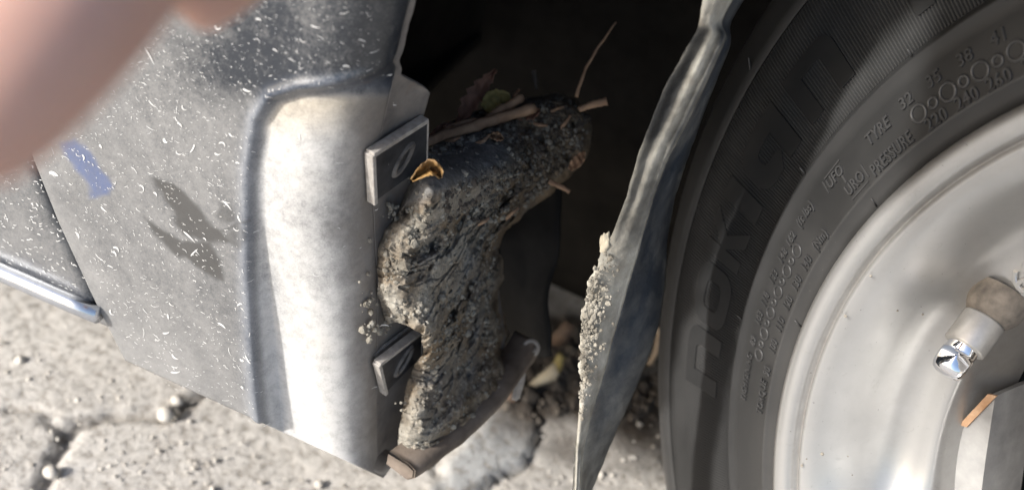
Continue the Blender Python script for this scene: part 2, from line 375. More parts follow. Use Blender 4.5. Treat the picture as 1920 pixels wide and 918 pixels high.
# bottom hem turned under
hem = [V[0]+np.array([0, dy, dz]) for dy, dz in ((.0012, -.0022), (.005, -.0036), (.018, -.0046))]
lefthem = None
A = np.concatenate([np.stack(hem[::-1]), V]); nr, nc = A.shape[:2]; A2 = A.reshape(-1, 3); pq = px(A2)
sdc = poly_sdf(pq, crease); n_ = fbm(A2, 45, 4); n2_ = fbm(A2, 12, 3)
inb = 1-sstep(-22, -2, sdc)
x_, y_ = pq[:, 0], pq[:, 1]
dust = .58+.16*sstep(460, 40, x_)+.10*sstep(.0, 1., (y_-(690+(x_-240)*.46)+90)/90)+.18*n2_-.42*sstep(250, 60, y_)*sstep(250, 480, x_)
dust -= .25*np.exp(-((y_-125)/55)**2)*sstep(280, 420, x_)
dust -= .06*np.exp(-((sdc-12)/16)**2)                               # less dust along the crease, beneath the painted sky reflection
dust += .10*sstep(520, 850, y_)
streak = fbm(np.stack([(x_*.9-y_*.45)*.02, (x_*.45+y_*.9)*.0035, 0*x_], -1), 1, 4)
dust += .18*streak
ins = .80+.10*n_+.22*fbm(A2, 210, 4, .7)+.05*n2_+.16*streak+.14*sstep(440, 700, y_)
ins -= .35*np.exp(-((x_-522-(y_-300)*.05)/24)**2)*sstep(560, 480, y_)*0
dust = dust*(1-inb)+ins*inb  # recess kept brighter than the panel, as if sunlit
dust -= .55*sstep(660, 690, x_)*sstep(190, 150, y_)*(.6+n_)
clean = np.zeros(len(A2))
leafs = [[(282, 332), (330, 345), (372, 385), (402, 425), (440, 455), (405, 460), (372, 447), (342, 440), (322, 398), (292, 360)],
         [(264, 402), (300, 425), (340, 452), (392, 450), (412, 485), (424, 530), (398, 522), (352, 492), (318, 470), (286, 438)],
         [(412, 440), (445, 420), (462, 430), (456, 470), (432, 462)], [(418, 378), (440, 392), (446, 420), (420, 418), (404, 402)]]
wb = np.stack([fbm(A2, 120, 3), fbm(A2+3, 120, 3)], -1)*9
for i, pl in enumerate(leafs): clean = np.maximum(clean, (.86 if i < 2 else .55)*(1-sstep(-7, 4, poly_sdf(pq+wb, pl))))
clean = np.maximum(clean, .6*(1-sstep(1, 5, line_dist(pq+wb*.5, [(375, 436), (405, 436), (432, 426), (470, 412)]))))
blue = .62*np.exp(-((sdc-8)/17)**2)+.35*inb*sstep(470, 640, y_)*sstep(-75, -25, sdc)  # sky blue painted on the crease and on the recess's shaded side
tape = [(112, 268), (142, 258), (172, 290), (200, 330), (214, 350), (206, 368), (172, 372), (158, 340), (132, 305)]
tapev = .85*(1-sstep(-8, 5, poly_sdf(pq+wb, tape)))
warm = inb*np.clip(1.1*sstep(280, 180, y_)+.35*n_, 0, 1)
foldx = np.repeat(np.concatenate([np.repeat(FOLD[:1, 0], 3), FOLD[:, 0]]), nc); edist = foldx-A2[:, 0]+.004*n_
sprayv = np.clip(1-sstep(.001, .0105, edist), 0, 1)*sstep(150, 200, y_); dust = np.maximum(dust, .9*sprayv)
fender = cpart('front_fender', A2, grid_faces(nr, nc), PAINT, attrs=dict(dust=np.clip(dust, 0, 1), clean=np.clip(clean, 0, 1), blue=np.clip(blue, 0, 1), warm=warm, sunlit_recess=inb, tape=tapev, spray=sprayv))
thicken(fender, .0011, 1 if False else -1)
# dried splash marks on the skin
SV, SF = [], []
def mark(x, y, ang, ln, wd, curv):
    k = 7; t = np.linspace(0, 1, k); ca = ang+curv*(t-.5)
    dx = np.cumsum(np.cos(ca))*ln/k; dy = np.cumsum(np.sin(ca))*ln/k
    b = len(SV)
    for i in range(k):
        wv = wd*abs(math.sin(math.pi*(.05+.93*t[i]**.6)))**.8+.22
        for s in (-1, 1):
            qx, qy = x+dx[i]-s*wv*math.sin(ca[i]), y+dy[i]+s*wv*math.cos(ca[i]); p = on_y(qx, qy, Y0); SV.append((p[0], 0, p[2]))
    for i in range(k-1): SF.append((b+2*i, b+2*i+1, b+2*i+3, b+2*i+2))
for i in range(4200):
    x = 40+640*random.random(); y = random.random()*830
    gx_ = 60+.45*(y-290)
    if x < gx_+14 or y > 690+(x-240)*.46: continue
    inside = poly_sdf(np.array([[x, y]]), crease)[0] < 0
    if inside and random.random() > .10: continue
    if random.random() > 1.05-.45*(x/700): continue
    big = random.random()
    if i > 2000: big *= .5
    mark(x, y, random.gauss(.55, .45), random.uniform(1, 3.2) if i > 2000 else random.uniform(2.5, 9) if big < .84 else random.uniform(9, 22), random.uniform(.05, .45) if big < .92 else random.uniform(.6, 1.6), random.uniform(-1.5, 1.5) if big < .9 else random.uniform(-2.6, 2.6))
for x, y, a, ln, wd, cv in ((268, 85, 1.05, 42, 1.1, .2), (408, 45, .5, 22, 2.2, -3.5), (340, 430, .75, 36, 1.2, .2), (310, 258, 1.1, 14, 2.4, -2.5), (415, 372, .8, 30, 1.1, .4), (460, 660, .9, 22, 1.2, 0), (505, 690, .8, 24, 1.4, .1), (240, 75, 0, 6, 4, 0), (90, 322, .35, 22, 3, .6), (555, 840, .7, 14, 3, .2)):
    mark(x, y, a, ln, wd, cv)
SV = np.array(SV); SV[:, 1] = YP(SV[:, 0], SV[:, 2])-.00022
cpart('dried_splashes', SV, SF, SPLASH, fender, kind='stuff')
# flange turned into the wheel arch
FD = np.array([.23, .973, 0.])
def flange_w(z):
    return .0035+.020*(1-sstep(zt-.0032, zt+.0022, z))+.010*(1-sstep(.26, .32, z))
zt = float(on_y(745, 158, Y0+RF)[2])
zf = zs; uf = np.linspace(0, 1, 26); base = FOLD
FVv = base[:, None]+np.stack([FD[0]*uf**1.8, FD[1]*uf, 0*uf], -1)[None]*flange_w(zf)[:, None, None]
FVv[..., 2] -= .48*flange_w(zf)[:, None]*uf[None]*((1-sstep(zt+.002, zt+.02, zf))*sstep(.28, .34, zf))[:, None]
FVv[..., 0] += .0007*fbm(FVv, 90, 3)*uf
flange = cpart('arch_flange', FVv.reshape(-1, 3), grid_faces(len(zf), len(uf)), FLANGE); thicken(flange, .0012, -1)
# rocker panel below the door and the door itself
def panel(name, xa, xb, za, zb, Yb, nx=60, nz=40, rx=.006, rzb=.008, dst=.5, tuck=0.):
    """panel with its front end and lower edge rolled inwards; xa(z), xb(z) rear and front edges"""
    zz = np.linspace(za, zb, nz) if np.isscalar(za) else None
    rows = []
    for v in np.linspace(-.35, 1, nz):
        row = []
        z = za+(zb-za)*max(v, 0)
        for u in np.linspace(0, 1.12, nx):
            x0, x1 = xa(z), xb(z)
            if u <= 1: x = x0+(x1-rx-x0)*u; y = Yb
            else: a = (u-1)/.12*math.pi/2; x = x1-rx+rx*math.sin(a); y = Yb+rx*(1-math.cos(a))
            zzv = z
            if v < 0: a = -v/.35*math.pi/2; y += rzb*1.6*(1-math.cos(a)); zzv = za-rzb*math.sin(a)
            row.append((x, y+tuck*(zb-zzv), zzv))
        row.append((row[-1][0], row[-1][1]+.03, row[-1][2])); rows.append(row)
    A = np.array(rows); A2 = A.reshape(-1, 3); pq = px(A2)
    n = fbm(A2, 12, 3); d = dst+.25*n+.12*fbm(A2, 60, 3)
    return A2, grid_faces(A.shape[0], A.shape[1]), d
ds = [on_y(0, 512, Y0), on_y(188, 592, Y0)]
ZD = float((ds[0][2]+ds[1][2])/2)
doorx = lambda z: float(XL(z))-.0032-.035*max(0, z-.215)
A2, fc, d = panel('door', lambda z: -1.25, doorx, ZD, .62, Y0+.0015, 90, 60, .005, .008)
low = np.exp(-((A2[:, 2]-ZD)/.006)**2)  # lower edge: less dust, with reflected sky painted in as blue
door = cpart('front_door', A2, fc, PAINT, attrs=dict(dust=np.clip(d-.75*low, 0, 1), clean=0*d, blue=.3*low, warm=0*d)); 
A2, fc, d = panel('rocker', lambda z: -1.25, lambda z: float(XL(z))-.0012, ZB+.0075, ZD-.001, Y0+.0075, 90, 30, .003, .006, .55)
rocker = cpart('rocker_panel', A2, fc, PAINT, attrs=dict(dust=np.clip(d, 0, 1), clean=0*d, blue=0*d, warm=0*d))
SV, SF = [], []
for i in range(2200):
    x = random.uniform(-700, 150); y = random.uniform(60, 570)
    if x > 62+.44*(y-290)-14 or y > 505+.45*x-6: continue
    mark(x, y, random.gauss(.5, .4), random.uniform(3, 10), random.uniform(.25, .6), random.uniform(-2, 2))
SV = np.array(SV); SV[:, 1] = Y0+.0015-.0003
cpart('dried_splashes', SV, SF, SPLASH, door, kind='stuff')
m0, m1 = on_y(-60, 482, Y0-.001), on_y(186, 590, Y0-.001); mv = (m1-m0); mp = [m0-mv*4]+[m0+mv*t_ for t_ in np.linspace(0, 1, 6)]
V_, F_ = tube(mp, [.0042]*6+[.0040], 16); cpart('sky_glint_bar', V_, F_, SKYGLINT)  # bright bar added to give the sky highlight below the door
def quad_sheet(name, pts, mat, t=.0015, n=(12, 12), amp=.0, parent=None, off=0):
    """bilinear sheet from four corners"""
    a, b, c, d = map(np.asarray, pts); u = np.linspace(0, 1, n[0])[:, None, None]; v = np.linspace(0, 1, n[1])[None, :, None]
    G = (a*(1-u)+b*u)*(1-v)+(d*(1-u)+c*u)*v; G = G.reshape(-1, 3)
    if amp: G = G+amp*np.stack([fbm(G+k*7, 14, 3) for k in range(3)], -1)
    o = cpart(name, G, grid_faces(n[0], n[1]), mat, parent); thicken(o, t, off); return o
# enclosing body: closes the wheel house against the light, as the real body does
quad_sheet('hood', [(-1.2, .03, .64), (.55, .03, .64), (.55, 1.6, .70), (-1.2, 1.6, .70)], PAINT, .01)
quad_sheet('upper_fender', [(-.5, .028, .60), (.0, .028, .60), (.0, .031, .645), (-.5, .031, .645)], PAINT, .002)
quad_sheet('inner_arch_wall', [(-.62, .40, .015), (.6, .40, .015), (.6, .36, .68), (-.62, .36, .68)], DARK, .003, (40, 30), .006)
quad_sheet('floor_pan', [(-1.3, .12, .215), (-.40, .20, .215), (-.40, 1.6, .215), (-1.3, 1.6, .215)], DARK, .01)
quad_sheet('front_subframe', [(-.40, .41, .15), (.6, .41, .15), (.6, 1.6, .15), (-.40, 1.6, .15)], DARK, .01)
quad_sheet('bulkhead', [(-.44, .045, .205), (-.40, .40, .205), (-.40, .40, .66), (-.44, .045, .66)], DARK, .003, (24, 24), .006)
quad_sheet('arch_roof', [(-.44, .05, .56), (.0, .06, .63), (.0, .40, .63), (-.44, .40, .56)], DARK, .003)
# dark formed sheets inside the arch
def px_sheet(name, outline, mat, t=.0015, amp=.0, step=None):
    """sheet from rows of (x, y, distance) picture rays: rows all of the same length"""
    rows = [[at(*p) for p in r] for r in outline]; R_ = np.array(rows)
    # refine
    def up(Ar, ax, k):
        n = Ar.shape[ax]; t_ = np.linspace(0, n-1, (n-1)*k+1); i = np.minimum(t_.astype(int), n-2); f = (t_-i)
        sh = [1]*Ar.ndim; sh[ax] = -1; f = f.reshape(sh); return np.take(Ar, i, ax)*(1-f)+np.take(Ar, i+1, ax)*f
    R_ = up(up(R_, 0, 6), 1, 6); G = R_.reshape(-1, 3)
    if amp: G = G+amp*np.stack([fbm(G+k*7, 25, 3) for k in range(3)], -1)
    o = cpart(name, G, grid_faces(R_.shape[0], R_.shape[1]), mat); thicken(o, t, 0); return o
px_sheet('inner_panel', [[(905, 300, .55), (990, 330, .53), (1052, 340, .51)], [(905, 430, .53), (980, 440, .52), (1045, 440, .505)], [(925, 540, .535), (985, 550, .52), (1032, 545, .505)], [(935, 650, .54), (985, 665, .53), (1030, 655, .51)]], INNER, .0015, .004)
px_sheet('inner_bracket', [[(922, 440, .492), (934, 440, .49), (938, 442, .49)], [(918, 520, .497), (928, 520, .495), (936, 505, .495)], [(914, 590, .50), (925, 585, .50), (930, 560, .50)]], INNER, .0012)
px_sheet('closing_plate', [[(860, 520, .478), (900, 510, .485), (925, 500, .492)], [(850, 600, .482), (900, 590, .488), (945, 628, .497)], [(850, 690, .484), (895, 690, .49), (935, 680, .50)]], FLANGE, .0015, .002)
# brown folded flange along the lower end of the sill
SA, SB = on_z(752, 905, .176), on_z(992, 668, .176)
def sill_pt(t, up, out):
    p = SA+(SB-SA)*t; p = p+np.array([.0, 0, up])+np.array([.97, -.2, 0])*out+np.array([.006*math.sin(t*3.1), 0, 0]); return p
rows = [[sill_pt(t, 0, -.012), sill_pt(t, -.001, 0), sill_pt(t, .003, .0030), sill_pt(t, .008, .0026), sill_pt(t, .0095, -.001), sill_pt(t, .0085, -.012)] for t in np.linspace(.035, 1.02, 40)]
G = np.array(rows); G = G+.0009*np.stack([fbm(G+k*5, 60, 3) for k in range(3)], -1)
sf = cpart('sill_flange', G.reshape(-1, 3), [tuple(f) for f in grid_faces(40, 6)]+[(0, 1, 2, 3, 4, 5)], RUSTY); thicken(sf, .0012, 0); 

# clip nuts
def clip_nut(corners_px, planeP, planeD, lift, lab):
    """U-shaped sheet steel nut pushed over a flange; corners given by picture rays on the flange plane"""
    nrm = np.cross(planeD, [0, 0, 1.]); nrm /= np.linalg.norm(nrm)
    if nrm @ (CAM-planeP) < 0: nrm = -nrm
    def hit(x, y): d = ray(x, y); return CAM+d*(((planeP+nrm*lift-CAM)@nrm)/(d@nrm))
    c = [hit(*p) for p in corners_px]            # tl, tr, br, bl
    t = .0013
    def plate(cs, n0, n1):
        b = [p+nrm*n0 for p in cs]+[p+nrm*n1 for p in cs]
        return b, [(0, 1, 2, 3), (7, 6, 5, 4), (0, 4, 5, 1), (1, 5, 6, 2), (2, 6, 7, 3), (3, 7, 4, 0)]
    V1, F1 = plate(c, -t, 0); root = cpart('clip_nut', V1, F1, CLIP, smooth=False); bevel(root, .0004, 2); root['label'] = lab
    ctr = sum(c)/4; ex = (c[1]-c[0]); ey = (c[0]-c[3])
    # folded bright edges: the sheet's rim along top and outer side
    rim = []
    def bar(p, q, wd):
        d_ = (q-p)/np.linalg.norm(q-p); s_ = np.cross(nrm, d_)*wd
        V_, F_ = plate([p-s_, q-s_, q+s_, p+s_], -t*2.6, .0005); return V_, F_
    VV, FF = [], []
    for p, q, wd in ((c[3]-ey*.06, c[0], .0009), (c[0], c[1], .0010), (c[1], c[2], .0003)):
        v, f_ = bar(p, q, wd); b0 = len(VV); VV += v; FF += [tuple(i+b0 for i in g) for g in f_]
    e = cpart('rim', VV, FF, CLIPEDGE, root, smooth=False); bevel(e, .0003, 2)
    # threaded boss, stretched as on the photo
    fr = Matrix.Identity(4); hx = ex/np.linalg.norm(ex)+.9*ey/np.linalg.norm(ey); hx /= np.linalg.norm(hx); hy = np.cross(nrm, hx)*.62; hx = hx*1.35
    for i in range(3): fr[i][0], fr[i][1], fr[i][2], fr[i][3] = hx[i], hy[i], nrm[i], (ctr+ex*.03)[i]
    r0 = .2*np.linalg.norm(ey)
    V2, F2 = lathe([(r0*1.25, 0), (r0*1.15, .0009), (r0*.95, .0011), (r0*.8, .0006), (r0*.62, -.0006), (r0*.6, -.003), (.0001, -.0032)], 28, fr)
    cpart('threaded_boss', V2, F2, BOSS, root)
    # rear leaf of the clip
    V3, F3 = plate([p-ex*.03 for p in c], -t*5.2, -t*4.2); cpart('back_leaf', V3, F3, CLIPEDGE, root, smooth=False)
    return root
pP = np.array([float(XR(.345)), Y0+RF, .345])
clip_nut([(700, 291), (802, 226), (800, 308), (704, 378)], pP, FD, .0035, 'square black clip nut on the upper flange tab')
pP2 = np.array([float(XR(.25)), Y0+RF, .25])
clip_nut([(712, 684), (792, 622), (790, 668), (724, 736)], pP2, FD, .004, 'clip nut half buried in mud on the lower flange')
# third clip at the sill end: standing strip with an eyelet
e0 = at(985, 668, .494)
px_sheet('eyelet_bracket', [[(962, 676, .497), (984, 655, .500), (1004, 648, .502)], [(966, 690, .494), (986, 676, .496), (1006, 656, .498)]], CLIPEDGE, .0014)
px_sheet('bracket_leg', [[(968, 688, .494), (978, 688, .493), (985, 686, .494)], [(966, 715, .496), (976, 718, .495), (983, 712, .496)], [(960, 748, .498), (967, 750, .497), (973, 746, .498)]], CLIPEDGE, .0014)
ey_ = at(996, 652, .4995); vv, ff = lathe([(.0028, -.0012), (.0046, -.0012), (.0046, .0012), (.0028, .0012), (.0028, -.0012)], 24, frame_to(ey_, CAM-ey_+np.array([0, 0, .15]), (1, 0, 0)))
cpart('eyelet', vv, ff, CLIPEDGE)

# ------------------------------------------------------------------ packed mud in the arch
outline = [(760, 398), (730, 440), (716, 480), (716, 545), (730, 598), (764, 602), (796, 618), (798, 662), (780, 700), (766, 738), (758, 800), (752, 862), (756, 892), (800, 874), (850, 829), (905, 774), (945, 736),
           (960, 690), (935, 650), (948, 625), (930, 580), (925, 545), (938, 520), (930, 470), (945, 430), (980, 390), (1030, 360), (1062, 330), (1095, 290), (1102, 250), (1100, 215), (1080, 190), (1040, 180), (985, 190),
           (920, 205), (860, 228), (812, 250), (790, 300), (770, 345)]
ctrl = [(742, 395, .338), (700, 480, .352), (700, 545, .362), (720, 600, .372), (790, 630, .388), (760, 700, .398), (740, 800, .418), (760, 880, .432), (850, 815, .452), (945, 722, .478), (940, 640, .482), (930, 560, .470),
        (940, 450, .452), (1000, 380, .462), (1060, 330, .470), (1100, 250, .482), (1040, 190, .48), (920, 215, .46), (830, 260, .43), (770, 345, .345), (850, 330, .372), (940, 310, .41), (800, 440, .366), (860, 400, .385), (800, 540, .386), (870, 520, .415), (860, 620, .432), (820, 720, .432), (1000, 270, .45), (800, 345, .352), (870, 700, .455), (790, 800, .430)]
def flange_dist(x, y):
    z = .28; nrm = np.cross(FD, [0, 0, 1.])
    for _k in range(6):
        p0 = np.array([float(XR(z)), Y0+RF, z]); d_ = ray(x, y); t_ = ((p0-CAM)@nrm)/(d_@nrm); z = float(np.clip((CAM+d_*t_)[2], .17, .42))
    return float(np.linalg.norm(d_*t_))
ctrl = [c if c[:2] not in ((742, 395), (700, 480), (700, 545), (720, 600), (760, 700), (740, 800), (760, 880), (770, 345)) else (c[0], c[1], flange_dist(*c[:2])-.0015) for c in ctrl]
print('ctrl', [c for c in ctrl if c[0] < 775])
D = rbf(ctrl)
gxp = np.arange(690, 1112, 1.7); gyp = np.arange(172, 892, 1.7); PX, PY = np.meshgrid(gxp, gyp); Q = np.stack([PX, PY], -1).reshape(-1, 2)
Dq = np.concatenate([D(q) for q in np.array_split(Q, 20)])
rays = np.stack([(Q[:, 0]-960)/F, -(Q[:, 1]-459)/F, np.ones(len(Q))], -1) @ RC; rays /= np.linalg.norm(rays, axis=1)[:, None]
W0 = CAM+rays*Dq[:, None]
nw = fbm(W0, 55, 3)*9
sdm = poly_sdf(Q+np.stack([nw, fbm(W0+4, 55, 3)*9], -1), outline)
# smooth powder ledge between the tab and the crust
powder = 1-sstep(-25, 12, poly_sdf(Q+np.stack([nw, nw], -1)*.5, [(770, 335), (800, 300), (870, 268), (950, 262), (960, 300), (930, 320), (850, 355), (775, 390), (745, 400)]))
smoothcrust = 1-sstep(-30, 10, poly_sdf(Q+np.stack([nw, nw], -1), [(745, 410), (790, 385), (850, 355), (930, 322), (935, 350), (890, 395), (800, 430), (720, 450)]))
lowc = sstep(590, 680, Q[:, 1]+nw*3)
smear = np.clip(3.0*fbm(W0+77, 26, 3)+.15, 0, 1)
rough_amp = (1-.9*powder)*(1-.7*smoothcrust)*(1-.55*lowc)*(1-.65*smear)
disp = rough_amp*(.0070*fbm(W0, 34, 3)+.0042*fbm(W0+11, 95, 4, .55)+.0016*fbm(W0+3, 330, 3, .6))+.0009*fbm(W0, 420, 2)
# layered ridges running with the bank
lay = np.stack([W0[:, 0]*30, W0[:, 1]*60, W0[:, 2]*180], -1); disp += (rough_amp*.003+.0035*lowc)*fbm(lay, 1, 3)
pit = np.clip(fbm(W0+31, 75, 3)-.18, 0, 1); disp -= rough_amp*(.030*pit+.02*np.clip(fbm(W0+61, 150, 3)-.25, 0, 1)*(1-smear))
crk = np.abs(fbm(np.stack([W0[:, 0]*20, W0[:, 1]*34, W0[:, 2]*75], -1)+3, 1, 3)); disp -= (1-powder)*(1-.6*smoothcrust)*.0026*(1-sstep(.0, .06, crk))*np.clip(.3+2*fbm(W0+41, 30, 2), 0, 1)
stepl = fbm(np.stack([W0[:, 0]*14, W0[:, 1]*22, W0[:, 2]*62], -1)+9, 1, 2)*4; disp += (1-powder)*(1-smoothcrust)*.0021*(stepl-np.floor(stepl))
disp -= (.0075+.011*sstep(880, 960, Q[:, 0]))*sstep(-12, 8, sdm)
W1 = W0-rays*disp[:, None]
keep = sdm < 8
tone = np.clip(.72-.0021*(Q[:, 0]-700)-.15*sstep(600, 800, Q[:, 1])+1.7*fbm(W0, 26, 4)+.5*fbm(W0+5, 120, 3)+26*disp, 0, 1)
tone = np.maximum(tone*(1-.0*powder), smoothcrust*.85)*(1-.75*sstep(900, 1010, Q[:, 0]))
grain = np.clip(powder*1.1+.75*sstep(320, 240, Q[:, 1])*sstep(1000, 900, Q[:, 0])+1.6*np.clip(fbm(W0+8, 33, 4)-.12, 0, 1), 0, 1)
fc = grid_faces(len(gyp), len(gxp)); fc = fc[keep[fc].all(1)]
used = np.unique(fc); idx = -np.ones(len(Q), int); idx[used] = np.arange(len(used))
def shell(Vf, Vb, fc):
    """front and back layer of a sheet joined along its open edges"""
    n = len(Vf); e = {}
    for f in fc:
        for k in range(4): e.setdefault((min(f[k], f[(k+1) % 4]), max(f[k], f[(k+1) % 4])), []).append((f[k], f[(k+1) % 4]))
    rim_ = [(b_, a_, a_+n, b_+n) for v_ in e.values() if len(v_) == 1 for a_, b_ in v_]
    return np.concatenate([Vf, Vb]), [tuple(f) for f in fc]+[tuple(x+n for x in f[::-1]) for f in fc]+rim_
fcu = idx[fc]; MV, MF = shell(W1[used], W0[used]+rays[used]*.022, fcu); mud_base = MV.mean(0)
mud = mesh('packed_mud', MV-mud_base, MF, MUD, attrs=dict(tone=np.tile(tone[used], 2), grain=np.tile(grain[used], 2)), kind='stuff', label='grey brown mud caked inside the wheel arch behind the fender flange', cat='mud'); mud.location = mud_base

ICO = None
def ico(sub):
    bm = bmesh.new(); bmesh.ops.create_icosphere(bm, subdivisions=sub, radius=1); V = np.array([v.co[:] for v in bm.verts]); Fc = np.array([[v.index for v in f.verts] for f in bm.faces]); bm.free(); return V, Fc
I1 = ico(1)
def crumbs(name, pts, radii, mat, label=None, cat=None, parent=None, flat=1.):
    Vb, Fb = I1; VV, FF = [], []
    for k, (p, r) in enumerate(zip(pts, radii)):
        s = RNG.uniform(.75, 1.2, 3); jit = RNG.uniform(.8, 1.15, (len(Vb), 1)); a = RNG.uniform(0, 6.28); c_, s_ = math.cos(a), math.sin(a)
        v = Vb*jit*s*r; v = v @ np.array([[c_, s_, 0], [-s_, c_, 0], [0, 0, flat]]); VV.append(v+p); FF.append(Fb+k*len(Vb))
    VV = np.concatenate(VV); FF = np.concatenate(FF)
    if parent is not None: return cpart(name, VV, FF, mat, parent, smooth=False, kind='stuff')
    o_ = VV.mean(0); o = mesh(name, VV-o_, FF, mat, smooth=False, kind='stuff', label=label, cat=cat); o.location = o_; return o
ok = np.where((sdm < -3))[0]
wgt = (.05+rough_amp[ok]**1.5)*(.3+np.clip(fbm(W0[ok], 50, 2)+.3, 0, 1)); wgt /= wgt.sum()
pick = RNG.choice(ok, 2600, p=wgt)
crumbs('mud_crumbs', W1[pick]+rays[pick]*.0001, RNG.gamma(1.5, .00030, 2600)+.00016, MUD if False else CRUMB, 'loose crumbs of dry mud clinging to the caked mud bank', 'crumbs')
far = ok[(Q[ok, 0] > 830) & (Q[ok, 1] < 420) & (powder[ok] < .4)]
pick = RNG.choice(far, 700); crumbs('soil_crumbs', W1[pick], RNG.gamma(1.5, .0004, 700)+.0002, SOILCRUMB, 'dark soil crumbs on top of the mud bank under the dead leaves', 'soil')
# crumbs stuck on the flange
fp = []
for x0, y0, n_c, sp in ((690, 450, 4, 2), (688, 520, 5, 8), (686, 575, 6, 6), (690, 620, 14, 9), (720, 610, 16, 9), (692, 635, 6, 3), (758, 868, 16, 8), (762, 805, 22, 9), (760, 850, 14, 8), (762, 760, 12, 8), (770, 330, 25, 14), (735, 400, 20, 10), (700, 560, 14, 12), (728, 330, 10, 14)):
    for _ in range(n_c):
        x, y = random.gauss(x0, sp), random.gauss(y0, sp); nrm = np.cross(FD, [0, 0, 1.]); p0 = np.array([float(XR(.28)), Y0+RF, .28]); zz = None
        # hit the flange: iterate on the local fold position
        z = .28
        for _k in range(4):
            p0 = np.array([float(XR(z)), Y0+RF, z]); d_ = ray(x, y); h = CAM+d_*(((p0-CAM)@nrm)/(d_@nrm)); z = float(np.clip(h[2], .17, .42))
        fp.append(h)
crumbs('flange_crumbs', fp, RNG.gamma(1.6, .0003, len(fp))+.0002, CRUMB, parent=flange)

# ------------------------------------------------------------------ wheel arch liner hanging loose
LT = [(-140, 1400, 1450, 1475), (-60, 1352, 1412, 1432), (0, 1318, 1374, 1392), (25, 1314, 1360, 1376), (45, 1312, 1352, 1366), (66, 1306, 1364, 1374), (100, 1286, 1350, 1362), (170, 1246, 1318, 1334), (230, 1222, 1290, 1312), (300, 1195, 1252, 1286), (370, 1176, 1226, 1264),
      (440, 1150, 1206, 1252), (490, 1122, 1192, 1250), (530, 1104, 1180, 1247), (600, 1094, 1160, 1237), (660, 1090, 1143, 1218), (720, 1090, 1128, 1193), (780, 1085, 1108, 1166), (850, 1080, 1094, 1136), (918, 1078, 1088, 1108), (985, 1077, 1082, 1086)]
LT = np.array(LT, float); py_ = np.linspace(-140, 985, 330)
Ax, Bx, Cx = (np.interp(py_, LT[:, 0], LT[:, k]) for k in (1, 2, 3))
def smooth1(a, k=7): kk = np.ones(k)/k; return np.convolve(np.pad(a, k//2, mode='edge'), kk, 'valid')
Ax, Bx, Cx = smooth1(Ax, 5), smooth1(Bx, 5), smooth1(Cx, 9)
dA = np.interp(py_, [-140, 0, 300, 600, 985], [.315, .325, .352, .388, .435])
uu = np.concatenate([np.linspace(0, 1, 22), np.linspace(1.0001, 2, 22)])
rows = []; du = []; bl = []
for k, y in enumerate(py_):
    row = []
    for u in uu:
        if u <= 1: x = Ax[k]+(Bx[k]-Ax[k])*u; d_ = dA[k]+.004*(2*u-1)**2-.003+.010*u-(.0035*math.exp(-((u-.92)/.10)**2)-.0030*math.exp(-((u-.30)/.16)**2))*np.interp(y, [-140, 60, 90, 380, 480], [.0, .2, 1, .8, 0])
        else: x = Bx[k]+(Cx[k]-Bx[k])*(u-1); d_ = dA[k]+.011+.05*(u-1)**1.1*np.interp(y, [-140, 200, 500, 985], [.5, .6, 1., .35])
        row.append(at(x, y+(u-1)*6, d_))
        pale = math.exp(-((u-.60)/.13)**2)*np.interp(y, [-140, 60, 250, 330, 420], [1.2, 1.2, .9, .3, 0]) if u <= 1 else 0
        if u <= 1: v = np.interp(y, [-140, 40, 60, 200, 330, 430, 480, 985], [.9, .85, .10, .06, .22, .38, .78, .85])+pale*.9+.6*math.exp(-((u-1)/.06)**2)-.45*math.exp(-((u-.22)/.14)**2)*np.interp(y, [100, 160, 230, 260], [0, 1, 1, 0])
        else: v = np.interp(y, [60, 250, 450, 560, 700, 800, 985], [.12, .10, .02, .06, .16, .35, .5])*np.interp(u, [1, 1.15, 2], [1.4, 1., .8])
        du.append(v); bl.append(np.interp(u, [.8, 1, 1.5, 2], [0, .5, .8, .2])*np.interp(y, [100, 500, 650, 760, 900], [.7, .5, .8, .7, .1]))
    rows.append(row)
G = np.array(rows).reshape(-1, 3); nn = fbm(G, 60, 4)
G = G+(.0006*nn+.0004*fbm(G, 260, 3))[:, None]*np.array([.5, -.8, .3])
ledge = np.array([math.exp(-(u/.16)**2) for u in np.tile(uu, len(py_))])*np.repeat(sstep(440, 540, py_)*sstep(780, 700, py_), len(uu))
G = G+(ledge*(.0028*fbm(G, 130, 4)+.002*np.abs(fbm(G, 320, 3))))[:, None]*np.array([-1., -.6, .2])
lf = grid_faces(len(py_), len(uu)); lf = lf[(lf[:, 0] % 44) != 21]
liner = cpart('arch_liner', G, lf, LINER, attrs=dict(dust=np.clip(np.array(du)+.2*nn, 0, 1), blue=np.clip(bl, 0, 1)))
liner['label'] = 'torn loose wheel arch liner hanging beside the tyre with mud on its edge'; thicken(liner, .0022, 1)
cp = []
for _ in range(700):
    y = random.triangular(470, 790, 600); k = int((y+140)/1125*329); u = abs(random.gauss(0, .28)); 
    if u > 1: continue
    cp.append(at(Ax[k]+(Bx[k]-Ax[k])*u+random.uniform(-3, 1), y, dA[k]-.001))
crumbs('liner_crumbs', cp, RNG.gamma(1.4, .00022, len(cp))+.00015, CRUMB, parent=liner)
Vb, Fb = ico(3); fcn = at(1138, 462, .376); v = Vb*np.array([.0026, .003, .0075]); v = v*(1+.55*fbm(Vb, 1.9, 4, .65)[:, None])
foam = mesh('foam_scrap', v, Fb, PALEFRAG, label='cream scrap of foam stuck behind the torn liner', cat='scrap'); foam.location = fcn; foam.rotation_euler = (.25, -.25, 0)

